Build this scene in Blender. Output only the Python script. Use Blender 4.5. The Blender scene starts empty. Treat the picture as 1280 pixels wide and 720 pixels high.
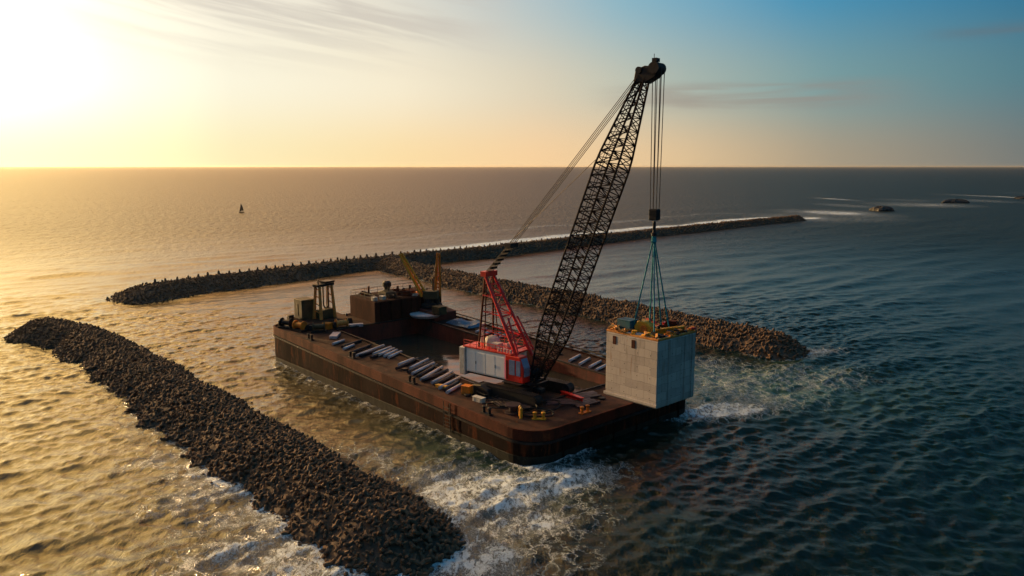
import bpy, math, random
import numpy as np
from mathutils import Vector, Matrix
random.seed(7); rng = np.random.default_rng(7)
R = math.radians
scene = bpy.context.scene
COL = scene.collection

# ------------------------------------------------------------------ camera
F, HY, CH = 950.0, 208.0, 30.0            # focal length and horizon row (1280x720 frame), drone height
PITCH = math.atan((360-HY)/F)
cam = bpy.data.objects.new('camera', bpy.data.cameras.new('camera'))
COL.objects.link(cam); scene.camera = cam
cam.location = (0, 0, CH); cam.rotation_euler = (math.pi/2-PITCH, 0, 0)
cam.data.sensor_width = 36; cam.data.lens = 36*F/1280
cam.data.clip_start = 0.5; cam.data.clip_end = 200000
scene.render.resolution_x, scene.render.resolution_y = 1024, 576

def at(px, py, z=0.0):                     # survey helper: frame pixel -> ground position at height z
    u = (px-640)/F; v = (360-py)/F; c, s = math.cos(PITCH), math.sin(PITCH)
    t = (z-CH)/(-s+v*c)
    return (u*t, (c+v*s)*t)

# ------------------------------------------------------------------ materials
def nodes(m):
    m.use_nodes = True
    nt = m.node_tree; nt.nodes.clear()
    return nt, nt.nodes, nt.links

class NT:
    def __init__(s, nt): s.nt = nt; s.n = nt.nodes; s.l = nt.links
    def new(s, t, **kw):
        x = s.n.new(t)
        for k, v in kw.items():
            if k.startswith('i_'): x.inputs[k[2:].replace('_', ' ')].default_value = v
            else: setattr(x, k, v)
        return x
    def put(s, sock, v):
        if isinstance(v, bpy.types.NodeSocket): s.l.new(v, sock)
        else: sock.default_value = v
    def math(s, op, a, b=None, c=None, clamp=False):
        x = s.new('ShaderNodeMath', operation=op, use_clamp=clamp)
        s.put(x.inputs[0], a)
        if b is not None: s.put(x.inputs[1], b)
        if c is not None: s.put(x.inputs[2], c)
        return x.outputs[0]
    def mix(s, f, a, b, mode='MIX'):
        x = s.new('ShaderNodeMix', data_type='RGBA', blend_type=mode)
        s.put(x.inputs[0], f); s.put(x.inputs[6], a); s.put(x.inputs[7], b)
        return x.outputs[2]
    def step(s, v, a, b, lo=0.0, hi=1.0):
        x = s.new('ShaderNodeMapRange', interpolation_type='SMOOTHSTEP')
        s.put(x.inputs[0], v); x.inputs[1].default_value = a; x.inputs[2].default_value = b
        x.inputs[3].default_value = lo; x.inputs[4].default_value = hi
        return x.outputs[0]
    def noise(s, vec, scale, detail=4, rough=.55, dist=0.0):
        x = s.new('ShaderNodeTexNoise'); s.l.new(vec, x.inputs['Vector'])
        x.inputs['Scale'].default_value = scale; x.inputs['Detail'].default_value = detail
        x.inputs['Roughness'].default_value = rough; x.inputs['Distortion'].default_value = dist
        return x.outputs['Fac']
    def ramp(s, fac, stops, interp='LINEAR'):
        x = s.new('ShaderNodeValToRGB'); s.put(x.inputs[0], fac)
        r = x.color_ramp; r.interpolation = interp
        while len(r.elements) > 1: r.elements.remove(r.elements[-1])
        r.elements[0].position = stops[0][0]; r.elements[0].color = (*stops[0][1], 1)
        for p, c in stops[1:]:
            e = r.elements.new(p); e.color = (*c, 1)
        return x.outputs[0]

def c4(c): return (c[0], c[1], c[2], 1.0)

def mat(name, a, b=None, c=None, scale=1.5, rough=.6, metal=0.0, bump=.15, streak=False, cth=.62, spec=.25, grime=.35):
    """two-tone mottled surface with an optional third stain colour"""
    m = bpy.data.materials.new(name); nt, n, l = nodes(m); k = NT(nt)
    out = k.new('ShaderNodeOutputMaterial'); p = k.new('ShaderNodeBsdfPrincipled')
    l.new(p.outputs[0], out.inputs[0])
    tc = k.new('ShaderNodeTexCoord'); g = k.new('ShaderNodeNewGeometry')
    vec = tc.outputs['Object']
    if streak:
        mp = k.new('ShaderNodeMapping'); mp.inputs['Scale'].default_value = (1, 1, .22)
        l.new(vec, mp.inputs[0]); vec = mp.outputs[0]
    b = b or tuple(x*.6 for x in a)
    n1 = k.noise(vec, scale, 5, .6)
    col = k.mix(k.step(n1, .36, .66), c4(a), c4(b))
    if c:
        n2 = k.noise(vec, scale*2.7, 6, .7, .4)
        col = k.mix(k.step(n2, cth-.06, cth+.08), col, c4(c))
    n3 = k.noise(tc.outputs['Object'], scale*9, 3, .7)
    col = k.mix(k.step(n3, .3, .75, 0, grime), col, (0.0, 0.0, 0.0, 1), 'MIX')
    l.new(col, p.inputs['Base Color'])
    k.put(p.inputs['Roughness'], k.step(n1, .3, .7, max(.05, rough-.12), min(1, rough+.12)))
    p.inputs['Metallic'].default_value = metal; p.inputs['Specular IOR Level'].default_value = spec
    if bump:
        bp = k.new('ShaderNodeBump'); bp.inputs['Strength'].default_value = bump; bp.inputs['Distance'].default_value = .08
        l.new(k.noise(tc.outputs['Object'], scale*5, 4, .65), bp.inputs['Height']); l.new(bp.outputs[0], p.inputs['Normal'])
    return m

M = dict(
 deck=mat('rusted_deck', (.070,.024,.014), (.032,.015,.012), (.12,.034,.012), .45, .8, 0, .2, spec=.15),
 hull=mat('hull_dark_rust', (.022,.008,.006), (.011,.006,.005), (.09,.026,.010), .35, .95, 0, .3, True, .57, spec=.06),
 strake=mat('strake_red_oxide', (.105,.019,.008), (.048,.012,.007), (.16,.042,.012), .5, .8, 0, .2, True, spec=.15),
 well=mat('well_side_red', (.16,.030,.020), (.07,.018,.014), (.04,.02,.016), .4, .7, 0, .2, True),
 dsteel=mat('dark_steel', (.030,.026,.028), (.016,.014,.016), (.07,.035,.02), 1.2, .5, .3, .1),
 boom=mat('boom_steel', (.018,.012,.014), (.010,.008,.009), None, 1.2, .85, 0, 0, spec=.1),
 rope=mat('wire_rope', (.10,.085,.075), (.06,.05,.05), None, 3, .5, .4, 0),
 red=mat('red_paint', (.74,.022,.012), (.60,.018,.012), (.16,.03,.02), .8, .38, 0, .04, False, .68, .5, .15),
 white=mat('white_paint', (.88,.84,.78), (.80,.75,.68), (.40,.30,.22), .5, .45, 0, .04, True, .74, .5, .06),
 cream=mat('cream_paint', (.66,.60,.50), (.5,.44,.36), (.3,.2,.14), 1.2, .5, 0, .05),
 glass=mat('cab_glass', (.30,.36,.50), (.24,.28,.44), None, 1.0, .12, .2, 0, spec=.5),
 dglass=mat('dark_glass', (.03,.035,.04), (.02,.02,.03), None, 1.0, .08, 0, 0),
 concrete=mat('caisson_concrete', (.44,.40,.365), (.33,.30,.275), (.22,.19,.17), .38, .85, 0, .3, False, .60),
 armour=mat('armour_concrete', (.150,.082,.046), (.088,.050,.031), (.22,.14,.088), .9, .9, 0, .5, False, .6),
 core=mat('rubble_core', (.10,.064,.045), (.055,.038,.028), None, .8, .95, 0, .6),
 wet=mat('wet_rock', (.028,.025,.024), (.015,.014,.014), None, .3, .6, 0, .6),
 yellow=mat('yellow_paint', (.80,.36,.03), (.66,.26,.02), (.2,.09,.03), 1.2, .5, 0, .1),
 orange=mat('orange_paint', (.78,.22,.02), (.6,.15,.02), (.18,.06,.02), 1.0, .5, 0, .1),
 teal=mat('teal_sling', (.02,.26,.30), (.015,.18,.21), None, 2, .7, 0, 0),
 tealbox=mat('teal_paint', (.012,.10,.14), (.01,.06,.09), (.1,.06,.04), 1, .5, 0, .1),
 pipe=mat('pale_pipe', (.62,.52,.52), (.42,.34,.35), (.12,.06,.05), .9, .42, .1, .1),
 dpipe=mat('purple_black_pipe', (.055,.035,.040), (.03,.022,.026), None, 1, .45, .2, .1),
 wood=mat('timber', (.66,.27,.06), (.42,.16,.04), (.12,.06,.03), 2, .75, 0, .2),
 tarp=mat('blue_tarp', (.05,.15,.24), (.03,.08,.14), (.35,.42,.45), .5, .55, 0, .4, False, .64),
 olive=mat('olive_paint', (.075,.052,.022), (.042,.030,.015), (.08,.04,.02), .8, .6, 0, .1),
 house=mat('deckhouse_rust', (.060,.018,.012), (.030,.012,.010), (.09,.03,.012), .5, .95, 0, .2, True, spec=.08),
 tan=mat('tan_paint', (.78,.28,.06), (.55,.19,.04), (.12,.05,.03), 1.0, .55, 0, .1),
 pool=mat('pool_water', (.028,.028,.022), (.016,.018,.016), None, .3, .10, 0, .05, spec=.6),
 weed=mat('weed_line', (.016,.018,.012), (.010,.010,.008), (.05,.045,.03), .6, .7, 0, .4, True, spec=.2),
 rubber=mat('black_rubber', (.018,.016,.016), (.010,.010,.010), None, 1, .7, 0, .1),
 sail=mat('sail_cloth', (.26,.16,.09), (.2,.12,.07), None, 1, .8, 0, 0),
)

def concrete_mat():
    m = bpy.data.materials.new('caisson_concrete'); nt, n, l = nodes(m); k = NT(nt)
    out = k.new('ShaderNodeOutputMaterial'); p = k.new('ShaderNodeBsdfPrincipled'); l.new(p.outputs[0], out.inputs[0])
    tc = k.new('ShaderNodeTexCoord'); sp = k.new('ShaderNodeSeparateXYZ'); l.new(tc.outputs['Object'], sp.inputs[0])
    cb = k.new('ShaderNodeCombineXYZ'); wob = k.noise(tc.outputs['Object'], 1.1, 3, .5)
    k.put(cb.inputs[0], k.math('ADD', k.math('ADD', sp.outputs[0], sp.outputs[1]), k.math('MULTIPLY', wob, .25))); k.put(cb.inputs[1], k.math('MULTIPLY_ADD', wob, .3, sp.outputs[2]))
    br = k.new('ShaderNodeTexBrick'); l.new(cb.outputs[0], br.inputs['Vector'])
    for nm, v in (('Scale', 1.0), ('Brick Width', 1.55), ('Row Height', .84), ('Mortar Size', .02), ('Mortar Smooth', .6), ('Bias', .1)): br.inputs[nm].default_value = v
    br.inputs['Color1'].default_value = (.47,.41,.36,1); br.inputs['Color2'].default_value = (.31,.27,.24,1); br.inputs['Mortar'].default_value = (.17,.155,.14,1)
    n1 = k.noise(tc.outputs['Object'], .7, 5, .6, .3)
    col = k.mix(k.step(n1, .38, .62, 0, .5), br.outputs['Color'], (.42,.37,.33,1))
    mp = k.new('ShaderNodeMapping'); mp.inputs['Scale'].default_value = (2.6, 2.6, .25); l.new(tc.outputs['Object'], mp.inputs[0])
    st = k.math('MULTIPLY', k.step(k.noise(mp.outputs[0], 1.0, 5, .65), .52, .70), k.step(sp.outputs[2], 1.0, 6.6, .15, .75))
    col = k.mix(st, col, (.20,.165,.135,1))
    ru = k.math('MULTIPLY', k.step(k.noise(mp.outputs[0], .63, 4, .7, .5), .60, .70), .6)
    col = k.mix(ru, col, (.24,.12,.06,1))
    lo_ = k.math('MULTIPLY', k.step(sp.outputs[2], .1, .9, .55, 0), n1); col = k.mix(lo_, col, (.16,.15,.13,1))
    l.new(col, p.inputs['Base Color']); p.inputs['Roughness'].default_value = .9; p.inputs['Specular IOR Level'].default_value = .2
    bp = k.new('ShaderNodeBump'); bp.inputs['Strength'].default_value = .5; bp.inputs['Distance'].default_value = .06
    l.new(k.math('ADD', k.noise(tc.outputs['Object'], 3.5, 5, .65), k.math('MULTIPLY', br.outputs['Fac'], -.5)), bp.inputs['Height']); l.new(bp.outputs[0], p.inputs['Normal'])
    return m
M['concrete'] = concrete_mat()

# ------------------------------------------------------------------ mesh builder
class MB:
    def __init__(s): s.v = []; s.f = []
    def add(s, vs, fs):
        o = len(s.v); s.v += [tuple(q) for q in vs]; s.f += [tuple(i+o for i in q) for q in fs]; return s
    def box(s, c, size, rz=0, X=None, taper=1.0):
        hx, hy, hz = size[0]/2, size[1]/2, size[2]/2; vs = []
        for z, t in ((-hz, 1), (hz, taper)):
            for x, y in ((-hx, -hy), (hx, -hy), (hx, hy), (-hx, hy)):
                x *= t; y *= t
                vs.append((c[0]+x*math.cos(rz)-y*math.sin(rz), c[1]+x*math.sin(rz)+y*math.cos(rz), c[2]+z))
        return s.add(vs, [(3,2,1,0),(4,5,6,7),(0,1,5,4),(1,2,6,5),(2,3,7,6),(3,0,4,7)])
    def bar(s, a, b, r, n=6, r2=None, cap=True):
        a = Vector(a); b = Vector(b); d = (b-a).normalized(); r2 = r if r2 is None else r2
        u = d.orthogonal().normalized(); w = d.cross(u); vs = []
        for p, rr in ((a, r), (b, r2)):
            for i in range(n):
                t = 2*math.pi*i/n; vs.append(p+u*math.cos(t)*rr+w*math.sin(t)*rr)
        fs = [(i, (i+1) % n, n+(i+1) % n, n+i) for i in range(n)]
        if cap: fs += [tuple(range(n-1, -1, -1)), tuple(range(n, 2*n))]
        return s.add(vs, fs)
    def tube(s, pts, r, n=6):
        for a, b in zip(pts[:-1], pts[1:]): s.bar(a, b, r, n)
        return s
    def prism(s, poly, axis, lo, hi):
        """poly of 2D points extruded along axis: 'y' uses (x,z)"""
        n = len(poly); vs = []
        for h in (lo, hi):
            for a, b in poly: vs.append((a, h, b) if axis == 'y' else ((h, a, b) if axis == 'x' else (a, b, h)))
        return s.add(vs, [tuple(range(n)), tuple(range(2*n-1, n-1, -1))]+[(i, n+i, n+(i+1) % n, (i+1) % n) for i in range(n)])
    def lathe(s, c, prof, n=16):
        vs = []; fs = []
        for r, z in prof:
            for i in range(n):
                t = 2*math.pi*i/n; vs.append((c[0]+r*math.cos(t), c[1]+r*math.sin(t), c[2]+z))
        for j in range(len(prof)-1):
            for i in range(n): fs.append((j*n+i, j*n+(i+1) % n, (j+1)*n+(i+1) % n, (j+1)*n+i))
        fs += [tuple(range(n-1, -1, -1)), tuple((len(prof)-1)*n+i for i in range(n))]
        return s.add(vs, fs)
    def build(s, name, m, parent=None, bevel=0.0, smooth=False, loc=None):
        me = bpy.data.meshes.new(name); me.from_pydata(s.v, [], s.f); me.validate(); me.update()
        import bmesh
        b = bmesh.new(); b.from_mesh(me); bmesh.ops.recalc_face_normals(b, faces=b.faces)
        if bevel: bmesh.ops.bevel(b, geom=[e for e in b.edges if e.calc_face_angle(0) > .5], offset=bevel, segments=1, affect='EDGES')
        b.to_mesh(me); b.free()
        if smooth:
            for p in me.polygons: p.use_smooth = True
        me.materials.append(m)
        o = bpy.data.objects.new(name, me); COL.objects.link(o)
        if parent: o.parent = parent
        if loc: o.location = loc
        return o

def tag(o, label=None, cat=None, group=None, kind=None):
    if label: o['label'] = label
    if cat: o['category'] = cat
    if group: o['group'] = group
    if kind: o['kind'] = kind
    return o
def empty(name, label, cat, loc=(0,0,0), rz=0, group=None):
    o = bpy.data.objects.new(name, None); COL.objects.link(o)
    o.location = loc; o.rotation_euler = (0, 0, rz); o.empty_display_size = .5
    return tag(o, label, cat, group)
def copy_tree(o, parent=None):
    c = o.copy(); COL.objects.link(c)
    if parent: c.parent = parent
    for ch in list(o.children): copy_tree(ch, c)
    return c

# ------------------------------------------------------------------ barge frame
B0 = (1.9, 72.2); EX = (-.671, .7415); EY = (.7415, .671)       # s along the long side, t across
BL, BW = 59.2, 27.6
def bw(s, t): return (B0[0]+s*EX[0]+t*EY[0], B0[1]+s*EX[1]+t*EY[1])
def dz(s): return 3.45+2.0*max(0, s/BL)**1.15                      # deck height with sheer
BRZ = math.atan2(EX[1], EX[0])                                    # local +x = s ; local +y = -t
def L3(s, t, z=0): return (s, -t, dz(s)+z)                        # barge-local point on deck

W_S0, W_S1, W_T0, W_T1 = 6.6, 50.5, 6.8, 21.8                     # the open well

# ------------------------------------------------------------------ sea
def spacing(lo, hi, h, g, e0, e1, g0=None):
    mid = list(np.arange(lo, hi, h)); r = []; x = mid[-1]; d = h
    while x < e1: d *= g if d < 7 else 1.08; x += d; r.append(x)
    l_ = []; x = mid[0]; d = h; g0 = g0 or g
    while x > e0: d *= g0 if d < 7 else 1.08; x -= d; l_.append(x)
    return np.array(l_[::-1]+mid+r)
xs = spacing(-98, 60, .30, 1.02, -40000, 40000)
ys = spacing(42, 150, .30, 1.018, -4000, 50000, 1.07)
X, Y = np.meshgrid(xs, ys)
DX = np.gradient(xs)[None, :]; DY = np.gradient(ys)[:, None]
SP = np.maximum(DX, DY*np.ones_like(DX))

BWS = {}
def polydist(X, Y, pts):
    best = np.full(X.shape, 1e9); U = np.zeros(X.shape); S = np.zeros(X.shape); acc = 0
    for (ax, ay), (bx_, by_) in zip(pts[:-1], pts[1:]):
        dx, dy = bx_-ax, by_-ay; L = math.hypot(dx, dy)
        t = np.clip(((X-ax)*dx+(Y-ay)*dy)/L/L, 0, 1)
        d = np.hypot(X-ax-t*dx, Y-ay-t*dy); m = d < best
        best = np.where(m, d, best); U = np.where(m, acc+t*L, U)
        S = np.where(m, np.sign((X-ax)*dy-(Y-ay)*dx), S); acc += L
    return best, U, S
NEAR = [(-83.8,133.4),(-72.6,126.6),(-56.5,109.5),(-42.8,94.2),(-30.4,80.7),(-20.3,69.5),(-13.4,62),(-9.9,57.8)]
MID = [(-36,226),(-25.5,210),(-8.9,187.7),(4.8,171),(15,159.6),(23,149.7),(34,133.5),(43.2,122.2)]
FAR = [(-85,174),(-78,184),(-64,202),(-43,227.5),(-5,262.5),(55,326),(140,409),(160,427)]
def prof(name, d, u, s):
    """crest height profile of a breakwater; s sign = side"""
    wob = .55*np.sin(u*.31+1.3)+.4*np.sin(u*.83)+.3*np.sin(u*1.9+2)
    if name == 'near': hc, hb, top = 1.5, 5.2+wob*.9, 2.8
    elif name == 'mid': hc, hb, top = 1.4, 5.3+wob*.7, 2.8
    else:
        hc = 1.3; hb = 4.8+wob*.5+2.6*(u < 44); top = 2.7
    h = top-np.clip((d-hc)/(hb-hc), 0, 3)**1.15*top
    return np.minimum(h, top-.12*np.clip(d/hc, 0, 1)**2), hb

dN, uN, sN = polydist(X, Y, NEAR); dM, uM, sM = polydist(X, Y, MID); dF, uF, sF = polydist(X, Y, FAR)

def vnoise(X, Y, sc, seed):
    r = np.random.default_rng(seed); T = r.random((256, 256))
    x = X/sc; y = Y/sc; xi = np.floor(x).astype(np.int64); yi = np.floor(y).astype(np.int64)
    fx = x-xi; fy = y-yi; fx = fx*fx*(3-2*fx); fy = fy*fy*(3-2*fy)
    g = lambda a, b: T[a % 256, b % 256]
    return (g(xi,yi)*(1-fx)+g(xi+1,yi)*fx)*(1-fy)+(g(xi,yi+1)*(1-fx)+g(xi+1,yi+1)*fx)*fy
def fbm(X, Y, sc, seed, o=4):
    s = 0; a = .5; t = 0
    for i in range(o): s = s+a*vnoise(X+17*i, Y-31*i, sc/2**i, seed+i); t += a; a *= .55
    return s/t

# sheltering: inside the barge well and in the basin the waves are smaller
sL = (X-B0[0])*EX[0]+(Y-B0[1])*EX[1]; tL = (X-B0[0])*EY[0]+(Y-B0[1])*EY[1]
inwell = (sL > 1) & (sL < BL-1) & (tL > 1) & (tL < BW-1)
amp = np.ones_like(X); amp[inwell] = .10
basin = np.clip(1-np.hypot((X+15)/75, (Y-165)/55), 0, 1)
amp *= 1-.45*np.clip(basin*2, 0, 1)

Zs = np.zeros_like(X); HX = np.zeros_like(X); HYY = np.zeros_like(X)
def wave(lam, th, a, ph):
    global Zs, HX, HYY
    kx, ky = math.cos(th)*2*math.pi/lam, math.sin(th)*2*math.pi/lam
    w = np.clip((lam/SP-2.4)/1.8, 0, 1)
    p = kx*X+ky*Y+ph; c_ = np.cos(p); s_ = np.sin(p)
    Zs += a*w*c_; HX -= .75*a*w*s_*math.cos(th); HYY -= .75*a*w*s_*math.sin(th)
MAIN = R(-52)
for i in range(175):
    lam = .95*(34/.95)**(i/174.0)*random.uniform(.93, 1.07)
    spread = .75 if lam < 2.2 else .45 if lam < 7 else .18
    th = MAIN+random.gauss(0, spread)
    a = .0098*lam**.05*random.uniform(.4, 1.6)
    wave(lam, th, a, random.uniform(0, 6.28))
for lam, a, dt in ((46, .05, .1), (70, .08, -.12), (110, .12, .2), (19, .06, .05), (13, .05, -.3), (9, .05, .12)):
    wave(lam, MAIN+dt, a, random.uniform(0, 6.28))
grp = .65+.7*fbm(X, Y, 26, 41, 3)
Zs *= amp*grp; HX *= amp*grp; HYY *= amp*grp

# foam, silty (gold-tinted for sunlight) and aerated-water masks (world-placed patches)
foam = np.zeros_like(X)
def blob(cx, cy, rx, ry, ang, v):
    global foam
    c_, s_ = math.cos(ang), math.sin(ang); x = (X-cx)*c_+(Y-cy)*s_; y = -(X-cx)*s_+(Y-cy)*c_
    foam = np.maximum(foam, v*np.clip(1.35-np.sqrt((x/rx)**2+(y/ry)**2), 0, 1)**.8)
hullout = np.maximum(np.maximum(-sL, sL-BL), np.maximum(-tL, tL-BW))
out = np.clip(hullout, 0, 99)
big = fbm(X, Y, 9, 5, 4); med = fbm(X, Y, 3.2, 15, 4)
# wash round the near corner and along the long side
blob(*at(600,612), 10, 6.5, R(-25), 1.15); blob(*at(695,602), 7.5, 4.2, R(25), 1.1); blob(*at(540,600), 9, 4, R(-40), .78)
blob(*at(640,655), 9, 4.6, R(20), .86); blob(*at(590,695), 6.0, 6.5, R(0), 1.0); blob(*at(655,700), 6, 4.0, R(10), .60); blob(*at(560,640), 6, 5, R(-30), .95)
blob(*at(745,590), 4.5, 2.4, R(20), .7); blob(*at(470,575), 9, 3, R(-40), .6)
foam = np.maximum(foam, np.where((hullout > -1) & (sL > -4) & (sL < 60) & (tL < 6), .80*np.exp(-out/2.4), 0))
foam = np.maximum(foam, .9*np.exp(-out/1.3)*((sL < 6) & (tL < 9)))
# right of the caisson
blob(*at(900,512), 8.5, 4.2, R(15), 1.15); blob(*at(945,496), 8, 4, R(0), .74); blob(*at(905,478), 11, 9, R(0), .74)
blob(*at(990,472), 13, 8, R(0), .62); blob(*at(900,455), 13, 5, R(-20), .68); blob(*at(1010,500), 7, 5, R(60), .36)
# breakwater surf
sur = lambda d, hb, w: np.exp(-np.clip(d-hb, 0, 99)/w)
hbN = prof('near', dN, uN, sN)[1]
foam = np.maximum(foam, np.where((sN > 0), (.35+.75*np.clip((uN-35)/50, 0, 1))*sur(dN, hbN, 1.4+3.2*np.clip((uN-45)/50, 0, 1)*big*2), .55*sur(dN, hbN, 1.0)))
for px, py, r_ in ((205,570,3.0),(255,620,3.4),(300,640,3.6),(340,690,4.2),(250,590,2.6),(385,712,4.5),(300,690,3.5),(555,705,3.5)):
    blob(*at(px, py), r_*1.8, r_*1.0, R(35), .86)
hbM = prof('mid', dM, uM, sM)[1]; hbF = prof('far', dF, uF, sF)[1]
foam = np.maximum(foam, .55*sur(dM, hbM, 1.2)); blob(*at(1010,440), 7, 3, R(10), .88); blob(*at(985,447), 5, 1.8, R(10), .75)
foam = np.maximum(foam, np.where(sF < 0, 1.25*sur(dF, hbF, 6.0)*np.clip((uF-20)/60, .35, 1), .4*sur(dF, hbF, 1)))
bigF = fbm(X, Y, 34, 51, 3)
foam = np.maximum(foam, np.where(sF < 0, 1.15*np.exp(-((dF-22-10*bigF)/9)**2)*np.clip((uF-50)/70, 0, 1), 0))
foam = np.maximum(foam, np.where(sF < 0, .72*np.exp(-((dF-52-26*bigF)/5)**2)*np.clip((uF-60)/60, 0, 1), 0))
# breaking water by the outlying rocks
for px, py, rx, ry, v in ((1040,266,34,12,.9),(1000,272,30,10,.8),(1060,257,20,10,.7),(1045,249,12,10,.9),(1150,256,45,12,.75),(1130,250,30,10,.5),
                          (1225,251,30,12,.6),(1248,246,16,22,.9),(1272,241,20,10,.6),(1050,274,50,8,.5)):
    blob(*at(px, py), rx*.9, ry*4.0, R(12), v*.98)
# turbulence: breaking crests whiten first
foam = foam*np.where(SP > 1.2, 1, .78+.38*med)+.18*np.clip(Zs*1.6, -.6, .6)*np.clip(foam*3, 0, 1)
whit = np.clip((Zs-.42)*1.2, 0, .3)*(SP < 1.5)
foam = np.clip(foam+whit*.6, 0, np.where(SP > 1.2, 1.0, .91)); foam[inwell] = 0
lump = np.clip(foam*1.4, 0, 1)*(SP < .8)
Zs += lump*(.12*(fbm(X, Y, 2.0, 77, 3)-.45)+.16*(vnoise(X, Y, .8, 99)-.5))

silt_glow = np.zeros_like(X)
def gb(cx, cy, r1, r2, ang):
    c_, s_ = math.cos(ang), math.sin(ang); x = (X-cx)*c_+(Y-cy)*s_; y = -(X-cx)*s_+(Y-cy)*c_
    return np.exp(-((x/r1)**2+(y/r2)**2))
silt_glow = .5*np.clip((-2-X)/16, .08, 1)*np.clip(.9*gb(*at(470,530), 36, 12, R(-48))+.6*gb(*at(330,450), 30, 22, R(-40))+.5*gb(*at(100,560), 30, 30, 0)+.45*gb(*at(480,360), 50, 30, 0), 0, 1)*(.5+.8*big)
aer = np.clip(.95*gb(*at(930,480), 17, 12, 0)+.5*gb(*at(560,575), 16, 7, R(-35))+.22*gb(*at(760,350), 60, 40, R(35)), 0, 1)*(.5+.8*fbm(X, Y, 6, 63, 3))

nr, nc = X.shape
co = np.stack([X+HX, Y+HYY, Zs], -1).reshape(-1, 3)
me = bpy.data.meshes.new('sea'); me.vertices.add(nr*nc); me.vertices.foreach_set('co', co.astype(np.float32).ravel())
idx = np.arange(nr*nc).reshape(nr, nc)
q = np.stack([idx[:-1,:-1], idx[:-1,1:], idx[1:,1:], idx[1:,:-1]], -1).reshape(-1, 4).astype(np.int32)
me.loops.add(q.size); me.loops.foreach_set('vertex_index', q.ravel())
me.polygons.add(len(q)); me.polygons.foreach_set('loop_start', (np.arange(len(q))*4).astype(np.int32))
me.polygons.foreach_set('use_smooth', np.ones(len(q), dtype=bool))
me.update(calc_edges=True)
for nm, arr in (('foam', foam), ('silt_glow', silt_glow), ('aer', aer)):
    at_ = me.attributes.new(nm, 'FLOAT', 'POINT'); at_.data.foreach_set('value', np.clip(arr, 0, 1).astype(np.float32).ravel())
sea = bpy.data.objects.new('sea', me); COL.objects.link(sea); sea['kind'] = 'structure'
del co, q, idx

m = bpy.data.materials.new('sea_water'); nt, n, l = nodes(m); k = NT(nt)
outn = k.new('ShaderNodeOutputMaterial'); p = k.new('ShaderNodeBsdfPrincipled')
geo = k.new('ShaderNodeNewGeometry'); pos = geo.outputs['Position']
A = lambda nm: k.new('ShaderNodeAttribute', attribute_name=nm).outputs['Fac']
ms = k.new('ShaderNodeMapping'); ms.inputs['Rotation'].default_value = (0, 0, R(52)); ms.inputs['Scale'].default_value = (1.0, .45, 1)
l.new(pos, ms.inputs[0]); sv = ms.outputs[0]
base = k.mix(A('silt_glow'), (.0010,.0080,.0055,1), (.120,.080,.028,1))  # sediment tan raised towards gold: sunlight on the water put into its colour
base = k.mix(A('aer'), base, (.035,.085,.062,1))
fo = A('foam')
f1 = k.noise(sv, 2.4, 8, .74, .8); f2 = k.noise(pos, .45, 4, .6, .6); f3 = k.noise(pos, 8.0, 4, .75, .5)
nz = k.math('ADD', k.math('MULTIPLY', f1, .52), k.math('ADD', k.math('MULTIPLY', f2, .20), k.math('MULTIPLY', f3, .28)))
th = k.math('ADD', k.math('MULTIPLY_ADD', fo, 1.34, -1.02), k.math('MULTIPLY_ADD', nz, 2.9, -1.45))
wv = k.new('ShaderNodeTexVoronoi', feature='DISTANCE_TO_EDGE'); wv.inputs['Scale'].default_value = .75
wn = k.new('ShaderNodeTexNoise'); wn.inputs['Scale'].default_value = .8; wn.inputs['Detail'].default_value = 4; l.new(pos, wn.inputs['Vector'])
wa = k.new('ShaderNodeVectorMath', operation='MULTIPLY_ADD'); l.new(wn.outputs['Color'], wa.inputs[0]); wa.inputs[1].default_value = (2.6, 2.6, 0); l.new(sv, wa.inputs[2]); l.new(wa.outputs[0], wv.inputs['Vector'])
lace = k.math('MULTIPLY', k.step(wv.outputs['Distance'], .0, .13, 1, 0), k.step(th, -.75, -.15, 0, .5))
ff = k.step(th, .0, .26); fmask = k.math('MAXIMUM', ff, k.math('MAXIMUM', k.step(th, -.3, .12, 0, .15), k.math('MULTIPLY', lace, k.step(f3, .35, .6))))
foamc = k.mix(k.step(f3, .3, .7), (.55,.66,.73,1), (.82,.87,.90,1))
col = k.mix(fmask, base, foamc)
l.new(col, p.inputs['Base Color'])
dist_ = k.new('ShaderNodeVectorMath', operation='LENGTH'); l.new(pos, dist_.inputs[0])
k.put(p.inputs['Roughness'], k.math('ADD', k.step(dist_.outputs['Value'], 60, 420, .09, .41), k.math('MULTIPLY', fmask, .55)))
p.inputs['IOR'].default_value = 1.34
b1 = k.noise(sv, 1.3, 7, .66, .3); b2 = k.noise(sv, 3.6, 4, .6, .2); b3 = k.noise(sv, .10, 4, .6, .3)
hgt = k.math('ADD', k.math('MULTIPLY', b1, .135), k.math('ADD', k.math('MULTIPLY', b2, .055), k.math('MULTIPLY', b3, .35)))
hgt = k.math('ADD', hgt, k.math('MULTIPLY', k.math('MULTIPLY', fmask, f3), .22))
bp = k.new('ShaderNodeBump'); bp.inputs['Strength'].default_value = 1.0; bp.inputs['Distance'].default_value = 1.0
b4 = k.noise(sv, .30, 6, .62, .3)
inw = k.math('ADD', hgt, k.math('MULTIPLY', b4, k.step(dist_.outputs['Value'], 130, 520, 0, 1.6)))
l.new(inw, bp.inputs['Height']); l.new(bp.outputs[0], p.inputs['Normal'])
l.new(p.outputs[0], outn.inputs[0]); me.materials.append(m)

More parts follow.
